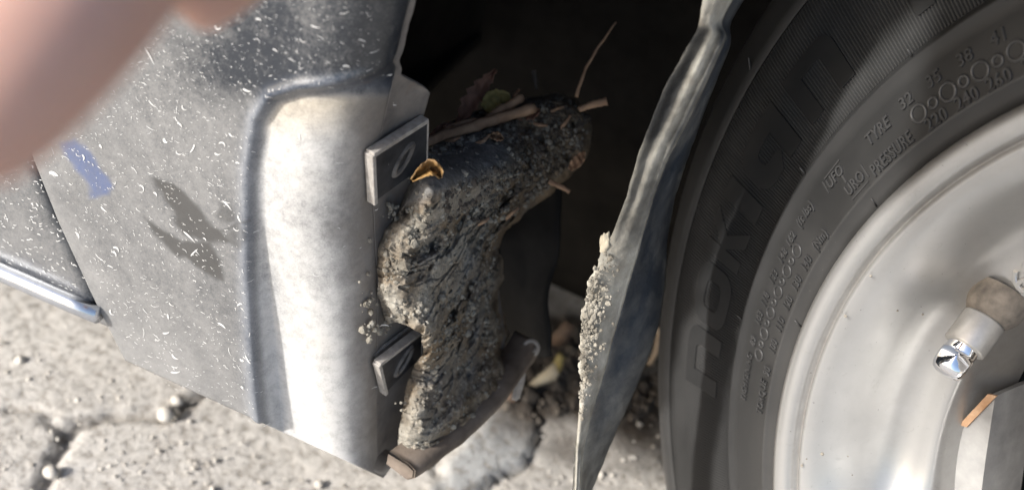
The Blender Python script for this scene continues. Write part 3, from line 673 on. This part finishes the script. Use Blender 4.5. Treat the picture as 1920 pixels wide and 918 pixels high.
# ------------------------------------------------------------------ wheel
STEER = math.radians(39.1); WC = np.array([0, 0, .3])
wheel = empty('front_wheel', WC-CARO, car, -STEER)
def wpart(name, V, Fc, mat, parent=None, **kw): return mesh(name, V, Fc, mat, parent or wheel, **kw)
def pol(r, a, h): a = np.asarray(a); return np.stack([r*np.cos(a), -h+0*a, r*np.sin(a)], -1)   # local: x front, -y outwards, z up
def wheel_local(P): P = np.asarray(P)-WC; c, s = math.cos(STEER), math.sin(STEER); return np.stack([P[..., 0]*c-P[..., 1]*s, P[..., 0]*s+P[..., 1]*c, P[..., 2]], -1)
side = np.array([(.184, -.016), (.190, -.008), (.1945, -.0035), (.1975, -.0005), (.2000, .0012), (.2035, .0022), (.2038, .0028), (.2048, .0028), (.2052, .0024), (.215, .0012), (.224, -.0012), (.2292, -.0026), (.2302, -.0016), (.2314, -.0018), (.2322, -.0034), (.2332, -.0040)])
rib = np.array([(.2334, -.0040), (.245, -.0043), (.262, -.0052), (.276, -.0068), (.2815, -.0082)])
shoul = np.array([(.2817, -.0082), (.2842, -.0072), (.2866, -.0080), (.2925, -.0108), (.2985, -.0145), (.3022, -.0180), (.3032, -.0215)])
allp = np.concatenate([side, rib[1:], shoul])
def side_h(r): return np.interp(r, allp[:, 0], allp[:, 1])
def flatten(V):
    V = np.array(V); V[:, 2] = np.maximum(V[:, 2], -.2995); return V
def ring(prof, seg, mod=None):
    th = np.arange(seg)*2*math.pi/seg; V = []
    for k, (r, h) in enumerate(prof):
        rr, hh = r+0*th, h+0*th
        if mod is not None: rr, hh = mod(k, r, h, th)
        V.append(np.stack([rr*np.cos(th), -hh, rr*np.sin(th)], -1))
    return np.concatenate(V), grid_faces(len(prof), seg, True)
v1, f1 = ring(side, 360)
NR = 1060
ribp = np.array([(r, np.interp(r, rib[:, 0], rib[:, 1])) for r in np.linspace(.2334, .2815, 9)])
thr = np.arange(NR*4)*2*math.pi/(NR*4); V = []
prof4 = np.array([0, .0, 1., 1.])
for r, h in ribp:
    hh = h-.0008*np.tile(prof4, NR); V.append(np.stack([r*np.cos(thr), -hh, r*np.sin(thr)], -1))
v2, f2 = np.concatenate(V), grid_faces(len(ribp), NR*4, True)
v3, f3 = ring(shoul, 360)
SEG = 900
tread = [(.3032, -.0215), (.3070, -.0260), (.3105, -.034), (.3118, -.045), (.3122, -.058), (.3045, -.0585), (.3045, -.066), (.3125, -.0665), (.3128, -.092), (.3045, -.0925), (.3045, -.101), (.3128, -.1015), (.3122, -.135), (.3118, -.15), (.3105, -.162), (.307, -.172), (.300, -.178), (.285, -.185), (.25, -.19), (.21, -.188), (.186, -.17)]
def tmod(k, r, h, th):
    lug = ((th*64/(2*math.pi)+.9*abs(h+.098)*12) % 1.0)
    g = (lug < .24).astype(float)*(r > .304)*(abs(h) > .024)*(abs(h) < .176); return r-.0075*g, h+0*th
v4, f4 = ring(tread, SEG, tmod)
vs, fs, off = [], [], 0
for v, f_ in ((v1, f1), (v2, f2), (v3, f3), (v4, f4)): vs.append(v); fs += [tuple(x+off for x in g) for g in f_]; off += len(v)
TV = flatten(np.concatenate(vs)); ra = np.hypot(TV[:, 0], TV[:, 2]); ang = np.degrees(np.arctan2(TV[:, 2], TV[:, 0])) % 360
film_light = np.clip(.16*((ra > .2335) & (ra < .2815))+.25*np.exp(-((ra-.203)/.006)**2)+.35*np.exp(-((ra-.303)/.012)**2)*(TV[:, 1] > .01)+.03+.15*sstep(195, 215, ang)*sstep(.25, .29, ra), 0, 1)  # rib band lightened as if its ribs caught light, over real dirt
tyre = wpart('tyre', TV, fs, RUBBER, attrs=dict(film_light=film_light)); tyre.data.polygons.foreach_set('use_smooth', [i < len(f1) or i >= len(f1)+len(f2) for i in range(len(fs))])
def text_mesh(txt, size, extrude, bev=0.0, sx=1.):
    cu = bpy.data.curves.new('t', 'FONT'); cu.body = txt; cu.size = size; cu.extrude = extrude; cu.bevel_depth = bev; cu.bevel_resolution = 0; cu.align_x = 'CENTER'; cu.resolution_u = 3; cu.space_character = 1.08
    o = bpy.data.objects.new('t', cu); COL.objects.link(o); dg = bpy.context.evaluated_depsgraph_get(); me = o.evaluated_get(dg).to_mesh()
    V = np.array([v.co[:] for v in me.vertices]).reshape(-1, 3); Fc = [tuple(p.vertices) for p in me.polygons]; o.to_mesh_clear(); bpy.data.objects.remove(o); bpy.data.curves.remove(cu)
    V[:, 0] *= sx; return V, Fc
def poly_mesh(loops, extrude):
    cu = bpy.data.curves.new('p', 'CURVE'); cu.dimensions = '2D'; cu.fill_mode = 'BOTH'; cu.extrude = extrude
    for lp in loops:
        sp = cu.splines.new('POLY'); sp.points.add(len(lp)-1); sp.use_cyclic_u = True
        for i, (x, y) in enumerate(lp): sp.points[i].co = (x, y, 0, 1)
    o = bpy.data.objects.new('p', cu); COL.objects.link(o); dg = bpy.context.evaluated_depsgraph_get(); me = o.evaluated_get(dg).to_mesh()
    V = np.array([v.co[:] for v in me.vertices]).reshape(-1, 3); Fc = [tuple(p.vertices) for p in me.polygons]; o.to_mesh_clear(); bpy.data.objects.remove(o); bpy.data.curves.remove(cu); return V, Fc
def warp(V, a_deg, r0, rise, rref=None):
    """flat lettering (x along the reading direction, y up) laid on the sidewall with its middle at angle a"""
    rr = r0+V[:, 1]; a = math.radians(a_deg)-V[:, 0]/(rref or r0); h = side_h(rr)+rise+V[:, 2]
    return np.stack([rr*np.cos(a), -h, rr*np.sin(a)], -1)
def subdiv_long(V, Fc, mx):
    bm = bmesh.new(); vs_ = [bm.verts.new(v) for v in V]
    for f in Fc:
        try: bm.faces.new([vs_[i] for i in f])
        except ValueError: pass
    for _ in range(4):
        es = [e for e in bm.edges if e.calc_length() > mx]
        if not es: break
        bmesh.ops.subdivide_edges(bm, edges=es, cuts=1, use_grid_fill=False)
    bmesh.ops.triangulate(bm, faces=[f for f in bm.faces if len(f.verts) > 4])
    bm.verts.index_update(); V = np.array([v.co[:] for v in bm.verts]); Fc = [tuple(v.index for v in f.verts) for f in bm.faces]; bm.free(); return V, Fc
def arc(cx, cy, rx, ry, a0, a1, n=7): return [(cx+rx*math.cos(math.radians(a)), cy+ry*math.sin(math.radians(a))) for a in np.linspace(a0, a1, n)]
g_n = [[(0, 0), (0, 1), *arc(.72, .72, .28, .28, 90, 0), (1, 0), (.72, 0), (.72, .60), *arc(.62, .62, .09, .1, 0, 90, 4), (.28, .72), (.28, 0)]]
g_o = [[*arc(.32, .68, .32, .32, 180, 90), *arc(.68, .68, .32, .32, 90, 0), *arc(.68, .32, .32, .32, 0, -90), *arc(.32, .32, .32, .32, -90, -180)],
       [*arc(.38, .60, .12, .12, 180, 90, 4), *arc(.62, .60, .12, .12, 90, 0, 4), *arc(.62, .40, .12, .12, 0, -90, 4), *arc(.38, .40, .12, .12, -90, -180, 4)]]
g_k = [[(0, 0), (0, 1), (.30, 1), (.30, .60), (.70, 1), (1.08, 1), (.62, .54), (1.06, 0), (.68, 0), (.30, .48), (.30, 0)]]
g_i = [[(0, 0), (0, 1), (1, 1), (1, 0)]]
g_a = [[(1, 0), (1, 1), *arc(.34, .68, .34, .32, 90, 180), *arc(.30, .30, .30, .30, 180, 270), (.50, 0), (.66, .24), (.60, .34), (.40, .34), *arc(.40, .45, .10, .11, 270, 180, 3), *arc(.40, .56, .10, .10, 180, 90, 3), (.70, .66), (.70, 0)]]
R0, RH = .2428, .0235
brand = [(g_n, 203.4, 196.2), (g_o, 195.4, 188.4), (g_k, 187.4, 182.6), (g_i, 180.9, 178.6), (g_a, 177.2, 169.7), (g_n, 167.6, 160.8), (g_k, 152.9, 146.5), (g_i, 145.2, 142.8)]
for gl, a0, a1 in brand:
    wd = math.radians(a0-a1)*.254
    V, Fc = poly_mesh([[(x*wd-wd/2, y*RH) for x, y in lp] for lp in gl], .0003); V, Fc = subdiv_long(V, Fc, .006)
    wpart('raised_letter', warp(V, (a0+a1)/2, R0, .00005, .254), Fc, BRANDRUB, smooth=False)
def small_text(txt, a, r, size, sx=1., rise=.0002, ex=.0007):
    V, Fc = text_mesh(txt, size, ex, .00012, sx); wpart('raised_text', warp(V, a, r, rise), Fc, LETTER, smooth=False)
CAP = .0068
small_text('TYRE', 161.4, .2160, CAP, .76); small_text('PRESSURE', 161.3, .2056, CAP, .70)
for t_, a in (('32', 157.2), ('35', 153.7), ('38', 150.2), ('41', 146.7), ('44', 143.2)): small_text(t_, a, .2176, .0064, .95)
for t_, a in (('220', 155.1), ('240', 151.4), ('260', 147.9), ('280', 144.2)): small_text(t_, a, .2048, .0066, .9)
for t_, a in (('89', 192.6), ('103', 189.4), ('118', 186.8), ('133', 183.6), ('148', 180.6), ('162', 178.2), ('(ft lbs)', 174.6)): small_text(t_, a, .2190, .0056, .78)
for t_, a in (('90', 194.6), ('100', 191.0), ('110', 187.8), ('120', 184.6), ('130', 181.6), ('140', 178.6), ('(Nm)', 175.0)): small_text(t_, a, .2058, .0056, .78)
small_text('TIGHTENING', 197.6, .2190, .0052, .75); small_text('TORQUE', 198.4, .2065, .0052, .78)
small_text('UFO', 168.6, .2170, .0062, .8); small_text('URO', 166.9, .2082, .0062, .8)
def torus_on(a_deg, r, R1, r1, sx=1.):
    V, Fc = [], []
    n, m = 26, 8
    for i in range(n):
        for j in range(m):
            u, v = 2*math.pi*i/n, 2*math.pi*j/m; rad = R1+r1*math.cos(v); V.append((rad*math.cos(u), rad*math.sin(u), r1*.8*math.sin(v)))
    fc_ = [(i*m+j, ((i+1) % n)*m+j, ((i+1) % n)*m+(j+1) % m, i*m+(j+1) % m) for i in range(n) for j in range(m)]
    wpart('raised_ring', warp(np.array(V), a_deg, r, .0002), fc_, LETTER)
for k in range(8): torus_on(156.6-k*1.82, .2128, .0031 if k % 2 == 0 else .0018, .0007)
for k in range(11): torus_on(193.6-k*1.5, .2152, .0026 if k % 2 == 0 else .0014, .0006)
# outlines of the small emblem and mould vents
for (a, r, lx, ly) in ((168.6, .2226, .011, .0007), (166.9, .2066, .011, .0007), (170.4, .2195, .0007, .006), (165.1, .2105, .0007, .006), (167.8, .2150, .0009, .0036)):
    V, Fc = poly_mesh([[(-lx/2, -ly/2), (lx/2, -ly/2), (lx/2, ly/2), (-lx/2, ly/2)]], .0003); wpart('raised_emblem_line', warp(V, a, r, .0001), Fc, LETTER, smooth=False)
for a, r, tilt in ((171.9, .2325, .4), (191.9, .2325, .5), (155.0, .2320, .3), (167.0, .1985, .5), (186.5, .1990, .6), (169.5, .2850, 1.0)):
    p0 = pol(r, math.radians(a), side_h(r)+.0000); p1 = pol(r+.0025, math.radians(a-tilt), side_h(r)+.0022); V, Fc = tube([p0, (p0+p1)/2, p1], [.00045, .0004, .0003], 6)
    wpart('mould_hair', V, Fc, LETTER)
# rim
rimp = [(.1838, -.020), (.1868, -.010), (.1900, -.0040), (.1930, -.0008), (.1953, .0012), (.1962, .0032), (.1955, .0052), (.1932, .0062), (.1902, .0060), (.1880, .0046), (.1872, .0020), (.1866, -.0004), (.1858, -.0006), (.1848, .0008), (.1834, .0004), (.1800, -.0040), (.1768, -.0095), (.1738, -.0160), (.1708, -.0235), (.1680, -.0300), (.1648, -.0350), (.1610, -.0382), (.1580, -.0394), (.1550, -.0396), (.1520, -.0396), (.1494, -.0402), (.1480, -.0420), (.1472, -.0460), (.1430, -.0600), (.1415, -.075)]
def rmod(k, r, h, th):
    a = np.degrees(th) % 360
    # shallow pressed pocket in the dish between the spokes
    g = np.exp(-((a-217)/8.5)**2)+np.exp(-((a-145)/8.5)**2)+np.exp(-((a-289)/8.5)**2)+np.exp(-((a-73)/8.5)**2)+np.exp(-((a-1)/8.5)**2)
    s = sstep(.183, .172, np.array(r))*sstep(.1445, .156, np.array(r))
    wv = sstep(.160, .147, np.array(r))*(.5+.5*np.cos(np.radians((a-182)*4.5)))
    return r+0*th+.006*wv*0, h+.010*g*s*1.0
v, f_ = ring(rimp, 480, rmod); rr_ = np.hypot(v[:, 0], v[:, 2]); gr_ = .75*np.exp(-((rr_-.1862)/.0013)**2)+.9*np.exp(-((rr_-.196)/.0012)**2)+.35*np.exp(-((rr_-.166)/.006)**2)+.5*sstep(.150, .1475, rr_); rim = wpart('rim', v, f_, SILVER, attrs=dict(grime=gr_))
# spider: five spokes joined to the ring, hub
def spoke(a0):
    V = []; n = 16
    for r, wd, h in zip(np.linspace(.150, .045, n), np.interp(np.linspace(0, 1, n), [0, .25, 1], [.050, .036, .030]), np.interp(np.linspace(0, 1, n), [0, .3, 1], [-.0405, -.037, -.030])):
        for u, dz in ((-1, -.012), (-.92, -.003), (-.6, 0), (0, .0012), (.6, 0), (.92, -.003), (1, -.012)):
            a = math.radians(a0); cx, cz = r*math.cos(a)-u*wd*.5*math.sin(a), r*math.sin(a)+u*wd*.5*math.cos(a); V.append((cx, -(h+dz), cz))
    wpart('spoke', V, grid_faces(n, 7), SILVER)
for k in range(5): spoke(223+72*k)
v, f_ = ring([(.052, -.045), (.050, -.030), (.045, -.026), (.034, -.025), (.032, -.030), (.001, -.031)], 64); wpart('hub', v, f_, SILVER)
# embossed size mark on the ring
V, Fc = text_mesh('69', .0125, .0006, .0003); V = V-np.array([0, .004, 0]); aa = math.radians(165.8)
ob = pol(.1525, aa, -.0388); er = np.array([math.cos(aa), 0, math.sin(aa)]); et = np.array([math.sin(aa), 0, -math.cos(aa)])
wpart('embossed_number', ob+V[:, :1]*et+V[:, 1:2]*er+V[:, 2:3]*np.array([0, -1., 0]), Fc, SILVER, smooth=False)
# valve
b0 = pol(.1535, math.radians(173.2), -.041); tipw = wheel_local(at(1771, 700, float(np.linalg.norm(CAM-np.array([-.115, .105, .31])))))
tip_ray = wheel_local(CAM+ray(1768, 702)); cam_l = wheel_local(CAM); dd = tip_ray-cam_l; tt = (-(-.018)-cam_l[1])/dd[1]; tip = cam_l+dd*tt
ax_ = tip-b0; LN = np.linalg.norm(ax_); fr = frame_to(b0, ax_, (0, 0, 1))
v, f_ = lathe([(.0112, -.006), (.0110, -.001), (.0105, .0015), (.0097, .0035), (.0085, .0055), (.0060, .0075)], 32, fr); vb = wpart('valve_base', v, f_, GRIMERUB)
v, f_ = lathe([(.0050, .006), (.0078, .0066), (.0081, .0075), (.0081, LN*.58), (.0079, LN*.60), (.0066, LN*.605), (.005, LN*.60)], 36, fr); wpart('valve_sleeve', v, f_, STEM)
hexr = lambda r, th: r/np.cos((th % (math.pi/3))-math.pi/6)*.93
V = []; hs = [(.0060, .58, 0), (.0060, .68, 0), (.0057, .70, 0), (.0066, .715, 1), (.0068, .79, 1), (.0066, .86, .8), (.0062, .92, .25), (.0052, .965, 0), (.0034, .99, 0), (.0010, 1.0, 0)]
for r, t_, hx in hs:
    for k in range(48):
        th_ = 2*math.pi*k/48; rr = r*(1-hx)+hexr(r, th_)*hx; V.append(tuple(fr @ Vector((rr*math.cos(th_), rr*math.sin(th_), t_*LN))))
wpart('valve_cap', V, [list(g) for g in grid_faces(len(hs), 48, True)]+[[(len(hs)-1)*48+k for k in range(48)]], CHROME)
# brake behind the wheel
v, f_ = ring([(.001, -.085), (.128, -.085), (.130, -.088), (.130, -.097)], 128); wpart('brake_disc', v, f_, DISC)
v, f_ = ring([(.1838, -.02), (.170, -.075), (.165, -.12), (.17, -.18)], 128); wpart('rim_barrel', v, f_, DARK)
def wl_px(x, y, h):
    t_ = wheel_local(CAM+ray(x, y)); d_ = t_-cam_l; k_ = (-h-cam_l[1])/d_[1]; return cam_l+d_*k_
cal = [(1778, 960), (1783, 850), (1800, 792), (1850, 742), (1866, 742), (1848, 860), (1835, 960)]
top = [wl_px(x, y, -.052) for x, y in cal]; bot = [p+np.array([0, .03, 0]) for p in top]; n_c = len(cal)
wpart('brake_caliper', top+bot, [list(range(n_c))[::-1]]+[[i, (i+1) % n_c, n_c+(i+1) % n_c, n_c+i] for i in range(n_c)], CALIPER, smooth=False)
e1 = [wl_px(x, y, -.0505) for x, y in ((1798, 796), (1852, 738), (1868, 742), (1812, 800))]; wpart('caliper_edge', e1+[p+np.array([0, .0012, 0]) for p in e1], [(3, 2, 1, 0), (0, 1, 5, 4), (1, 2, 6, 5), (2, 3, 7, 6), (3, 0, 4, 7)], RUSTEDGE, smooth=False)
# dried mud specks on the rim
cp = []
for (x, y, n_c, sp) in ((1850, 315, 30, 9), (1905, 285, 18, 7), (1878, 298, 10, 6), (1632, 428, 16, 6), (1895, 472, 8, 4), (1560, 860, 5, 40), (1690, 560, 4, 50)):
    for _ in range(n_c):
        cp.append(wl_px(random.gauss(x, sp), random.gauss(y, sp*.6), .001 if y > 400 and x < 1700 else -.004 if y < 330 else -.038))
I_ = crumbs('mud_specks', [p+0 for p in cp], RNG.uniform(.0003, .0008, len(cp)), CRUMB, parent=car); I_.parent = wheel; I_.data.transform(Matrix.Translation(Vector(CARO)))

# ------------------------------------------------------------------ dead leaves and twigs
def leaf(name, path, widths, mat, label, dist, curl=.3, serr=0., nrm_px=None):
    """blade along a picture path [(x,y)..] at given distances, with half-widths in pixels"""
    n = 26; t = np.linspace(0, 1, n); pth = np.array(path, float); k = np.linspace(0, 1, len(pth))
    X = np.interp(t, k, pth[:, 0]); Yv = np.interp(t, k, pth[:, 1]); Wd = np.interp(t, np.linspace(0, 1, len(widths)), widths); Ds = np.interp(t, np.linspace(0, 1, len(dist)), dist)
    tx_, ty_ = np.gradient(X), np.gradient(Yv); ln = np.hypot(tx_, ty_); nx_, ny_ = -ty_/ln, tx_/ln
    V = []
    for i in range(n):
        sw = Wd[i]*(1-serr*((i % 4)/3.0))
        for u in (-1, -.6, -.25, 0, .25, .6, 1):
            V.append(at(X[i]+nx_[i]*u*sw, Yv[i]+ny_[i]*u*sw, Ds[i]-curl*.01*(u*u)+.0012*math.sin(i*.9+u*2)+(.0006 if u == 0 else 0)))
    V = np.array(V); o_ = V.mean(0); o = mesh(name, V-o_, grid_faces(n, 7), mat, label=label, cat='leaf'); o.location = o_; thicken(o, .0004, 0); return o
def twig(name, pts, r0, r1, mat, label, cat='twig'):
    P_ = np.array([at(*p) for p in pts]); n = 22; k = np.linspace(0, 1, len(P_)); t = np.linspace(0, 1, n)
    C_ = np.stack([np.interp(t, k, P_[:, i]) for i in range(3)], -1); C_ = C_+.0004*np.stack([fbm(C_+i, 220, 2) for i in range(3)], -1)
    V, Fc = tube(C_, np.linspace(r0, r1, n)*(1+.18*np.sin(np.arange(n)*1.7)*(np.arange(n) % 6 == 0)), 8, .08); o_ = V.mean(0); o = mesh(name, V-o_, Fc, mat, label=label, cat=cat); o.location = o_; return o
leaf('dead_leaf', [(858, 232), (880, 195), (905, 160), (930, 130)], [4, 18, 22, 14, 2], LEAFB, 'serrated reddish brown dead leaf standing on the mud bank', [.455, .458, .462], .3, .38)
leaf('dead_leaf', [(908, 205), (925, 190), (945, 185), (950, 200)], [10, 20, 22, 12, 4], LEAFG, 'small olive green withered leaf beside the serrated brown leaf', [.452, .455, .458], .5, .1)
leaf('dead_leaf', [(772, 338), (792, 322), (808, 312), (822, 322), (826, 334)], [3, 12, 15, 11, 3], LEAFO, 'curled ochre yellow leaf below the upper clip nut', [.346, .340, .338, .344], .8, .15)
leaf('dead_leaf', [(806, 262), (830, 245), (850, 232)], [5, 12, 12, 3], LEAFB, 'flat brown leaf lying between flange tab and twigs', [.418, .432, .445], .3)
leaf('dead_leaf', [(1068, 318), (1085, 300), (1096, 284)], [4, 10, 9, 2], TWIG, 'tan folded leaf at the far tip of the mud bank', [.462, .462, .464], .4)
twig('twig', [(795, 268, .405), (840, 250, .418), (880, 240, .43), (935, 222, .437), (1000, 203, .445)], .0021, .0026, TWIG, 'thick brown twig lying across the top of the mud')
twig('twig', [(905, 228, .435), (935, 208, .442), (978, 184, .45)], .0016, .0022, TWIG, 'short forked twig resting against the thick twig')
twig('twig', [(812, 258, .42), (850, 236, .43), (890, 226, .436)], .0012, .0016, TWIG, 'thin twig under the serrated leaf')
twig('leaf_stalk', [(1080, 182, .47), (1098, 128, .475), (1122, 88, .48), (1155, 42, .485)], .0009, .0004, TWIG, 'long thin reddish stalk standing up in the dark arch', 'stalk')
twig('twig', [(1085, 205, .475), (1110, 196, .475), (1138, 190, .475)], .0015, .0021, TWIG, 'stubby twig poking out of the mud bank tip')
twig('twig', [(1030, 340, .458), (1052, 350, .456), (1068, 360, .455)], .0013, .0011, TWIG, 'small broken twig below the mud bank tip')
twig('twig', [(1000, 132, .48), (1004, 148, .48), (1006, 168, .478)], .0014, .0008, SOILCRUMB, 'dark upright stub above the leaves')
rs = random.Random(5)
for lab, x, y, ln, an in (('small bark chip leaning on the thick twig', 850, 262, 26, -.3), ('thin straw lying on dark soil', 905, 262, 30, -.6), ('short crooked stick at the top of the bank', 1010, 232, 34, .2), ('broken stalk end beside the olive leaf', 968, 178, 24, -1.1), ('tiny twig in the brown mud face', 905, 415, 26, -.5), ('fine root hair hanging from the mud edge', 960, 400, 30, -.7), ('stub of stem at the rear of the bank', 1045, 205, 26, -.4), ('dry stem crossing under the leaf stalk', 1060, 230, 32, -.9)):
    dq = float(D(np.array([[x, y]]))[0])-.004
    twig('twig', [(x-math.cos(an)*ln/2, y-math.sin(an)*ln/2, dq), (x+rs.uniform(-3, 3), y+rs.uniform(-3, 3), dq-.003), (x+math.cos(an)*ln/2, y+math.sin(an)*ln/2, dq-.001)], .0010, .0006, TWIG, lab)
for lab, x, y, w_, an, mt in (('crumpled brown leaf at the foot of the serrated leaf', 838, 250, 14, -.5, LEAFB), ('dark folded leaf behind the twigs', 990, 215, 15, -.3, LEAFB), ('small tan leaf flake on the soil', 930, 258, 9, .2, TWIG)):
    dq = float(D(np.array([[x, y]]))[0])-.003
    leaf('dead_leaf', [(x-math.cos(an)*w_*1.6, y-math.sin(an)*w_*1.6), (x, y-3), (x+math.cos(an)*w_*1.6, y+math.sin(an)*w_*1.6)], [2, w_*.8, w_, 2], mt, lab, [dq, dq-.004, dq-.001], .6, .2)
# debris on the ground inside the arch
def g_at(x, y, lift=.003): return on_z(x, y, lift)
gp = []
for _ in range(1500):
    x = random.uniform(900, 1245); y = random.triangular(600, 790, 680)
    if random.random() < .25: x = random.uniform(900, 1060); y = random.gauss(690, 30)
    gp.append(g_at(x, y, .0015))
crumbs('soil_litter', gp, RNG.gamma(2., .0011, len(gp))+.0006, SOILCRUMB, 'dark soil and crumbs lying on the ground inside the wheel arch', 'soil', flat=.8)
gp = []
for _ in range(900):
    x = random.uniform(0, 1250); y = random.uniform(600, 930)
    if y < 590+x*.457+15 and x < 740: continue
    gp.append(g_at(x, y, .0008))
crumbs('loose_gravel', gp, RNG.gamma(1.4, .0004, len(gp))+.0003, GRAVEL, 'pale grit scattered over the concrete ground', 'gravel', flat=.75)
def stone(x, y, r, lab):
    Vb, Fb = ico(2); s = RNG.uniform(.75, 1.2, 3); v = Vb*s*r*(1+.18*perlin(Vb*1.7+x)[:, None]); p = g_at(x, y, r*.6); o = mesh('pebble', v, Fb, GRAVEL, label=lab, cat='pebble'); o.location = p
stone(96, 884, .0045, 'cream pebble lying in the long ground crack'); stone(312, 776, .0055, 'yellowish pebble at the end of the ground crack by the car'); stone(332, 750, .0045, 'pale pebble under the edge of the fender')
def ground_leaf(pts, mat, lab, z=.006, nm='dead_leaf'):
    V = np.array([on_z(x, y, z+dz) for x, y, dz in pts]); c = V.mean(0); V = np.vstack([V, c+[0, 0, .002]]); n = len(pts); o = mesh(nm, V-c, [(i, (i+1) % n, n) for i in range(n)], mat, smooth=True, label=lab, cat='leaf'); o.location = c; thicken(o, .0006, 0)
ground_leaf([(990, 720, .0), (1040, 678, .02), (1048, 700, .018), (1042, 712, .01), (1005, 724, 0)], PALEFRAG, 'pale torn leaf on the ground beside the sill bracket', .01)
ground_leaf([(1025, 640, .0), (1060, 600, .02), (1078, 612, .02), (1068, 640, .004), (1045, 650, 0)], LEAFD, 'brown curled leaf on the ground deep inside the arch', .012)
ground_leaf([(1030, 690, .0), (1048, 660, .014), (1060, 670, .012), (1050, 700, 0)], LEAFG, 'olive brown leaf scrap beside the pale torn leaf', .012)
ground_leaf([(930, 740, 0), (960, 720, .006), (985, 735, .004), (962, 758, 0)], LEAFD, 'dark leaf scrap on the ground below the bracket', .004)
P_ = [on_z(1198, 692, .006), on_z(1222, 680, .012), on_z(1232, 655, .03), on_z(1236, 620, .05), on_z(1232, 612, .055)]
V, Fc = tube(P_, [.0024, .0024, .0022, .002, .0012], 8, .06); c = V.mean(0); o = mesh('root_piece', V-c, Fc, ROOT, label='bent pale root standing between liner and tyre', cat='root'); o.location = c

# ------------------------------------------------------------------ the hand in front of the lens
def hand():
    """left hand reaching in from above: wrist up and outboard, index finger crossing the corner of the view"""
    def A_(x, y, d): return at(x, y, d)
    idx = [A_(760, -760, .150), A_(490, -430, .132), A_(205, -130, .118), A_(52, 58, .112), A_(-90, 225, .112), A_(-150, 300, .114)]
    dirn = (idx[3]-idx[0]); dirn /= np.linalg.norm(dirn)
    side_ = np.cross(dirn, RC[2]); side_ /= np.linalg.norm(side_)
    if side_ @ RC[0] > 0: side_ = -side_                      # towards the upper left of the view
    back = -RC[2]
    verts, edges, rad = [], [], []
    def add(p, r): verts.append(tuple(p)); rad.append(r); return len(verts)-1
    knuckle = idx[0]; wr = knuckle-dirn*.085+side_*.028+back*.012
    w0 = add(wr, .027); palm_mid = add(wr+dirn*.04, .030); edges.append((w0, palm_mid))
    fa1 = add(wr-dirn*.09+back*.03, .032); fa2 = add(wr-dirn*.20+back*.08, .040); edges += [(w0, fa1), (fa1, fa2)]
    # index
    prev = palm_mid
    for i, (p, r) in enumerate(zip(idx, (.0145, .0118, .0112, .0112, .0098, .0070))): k = add(p, r); edges.append((prev, k)); prev = k
    # other fingers beside it, slightly curled
    for j, (ln, off) in enumerate(((1.06, .021), (.98, .041), (.80, .059))):
        prev = palm_mid
        for s, r in ((0, .0140), (.042*ln, .0112), (.066*ln, .0104), (.086*ln, .0092), (.092*ln, .0068)):
            p = knuckle+dirn*(s-.004*j)+side_*off+RC[2]*(.012*(s/.09)**2*(1+j))*1.0+back*.002*j; k = add(p, r if s < .06 else r*.95); edges.append((prev, k)); prev = k
    # thumb leaves the side of the palm and lies behind the index finger
    prev = palm_mid
    for p, r in ((knuckle-dirn*.050-side_*.012+RC[2]*.012, .0150), (A_(640, -420, .172), .0125), (A_(420, -110, .160), .0112), (A_(318, -18, .156), .0098), (A_(300, 0, .156), .0070)):
        k = add(p, r); edges.append((prev, k)); prev = k
    me = bpy.data.meshes.new('hand'); o_ = np.array(wr); me.from_pydata([tuple(np.array(v)-o_) for v in verts], edges, []); o = bpy.data.objects.new('hand', me); COL.objects.link(o); o.location = o_
    bm = bmesh.new(); bm.from_mesh(me); sl = bm.verts.layers.skin.verify(); bm.verts.ensure_lookup_table()
    for v, r in zip(bm.verts, rad): v[sl].radius = (r, r); v[sl].use_root = (v.index == palm_mid)
    bm.to_mesh(me); bm.free(); me.materials.append(SKIN)
    o.modifiers.new('skin', 'SKIN'); sb = o.modifiers.new('sub', 'SUBSURF'); sb.levels = 2; sb.render_levels = 2; o.modifiers['skin'].use_smooth_shade = True
    tag(o, 'blurred pink hand with one finger reaching across the view of the fender', 'hand'); return o
hand()
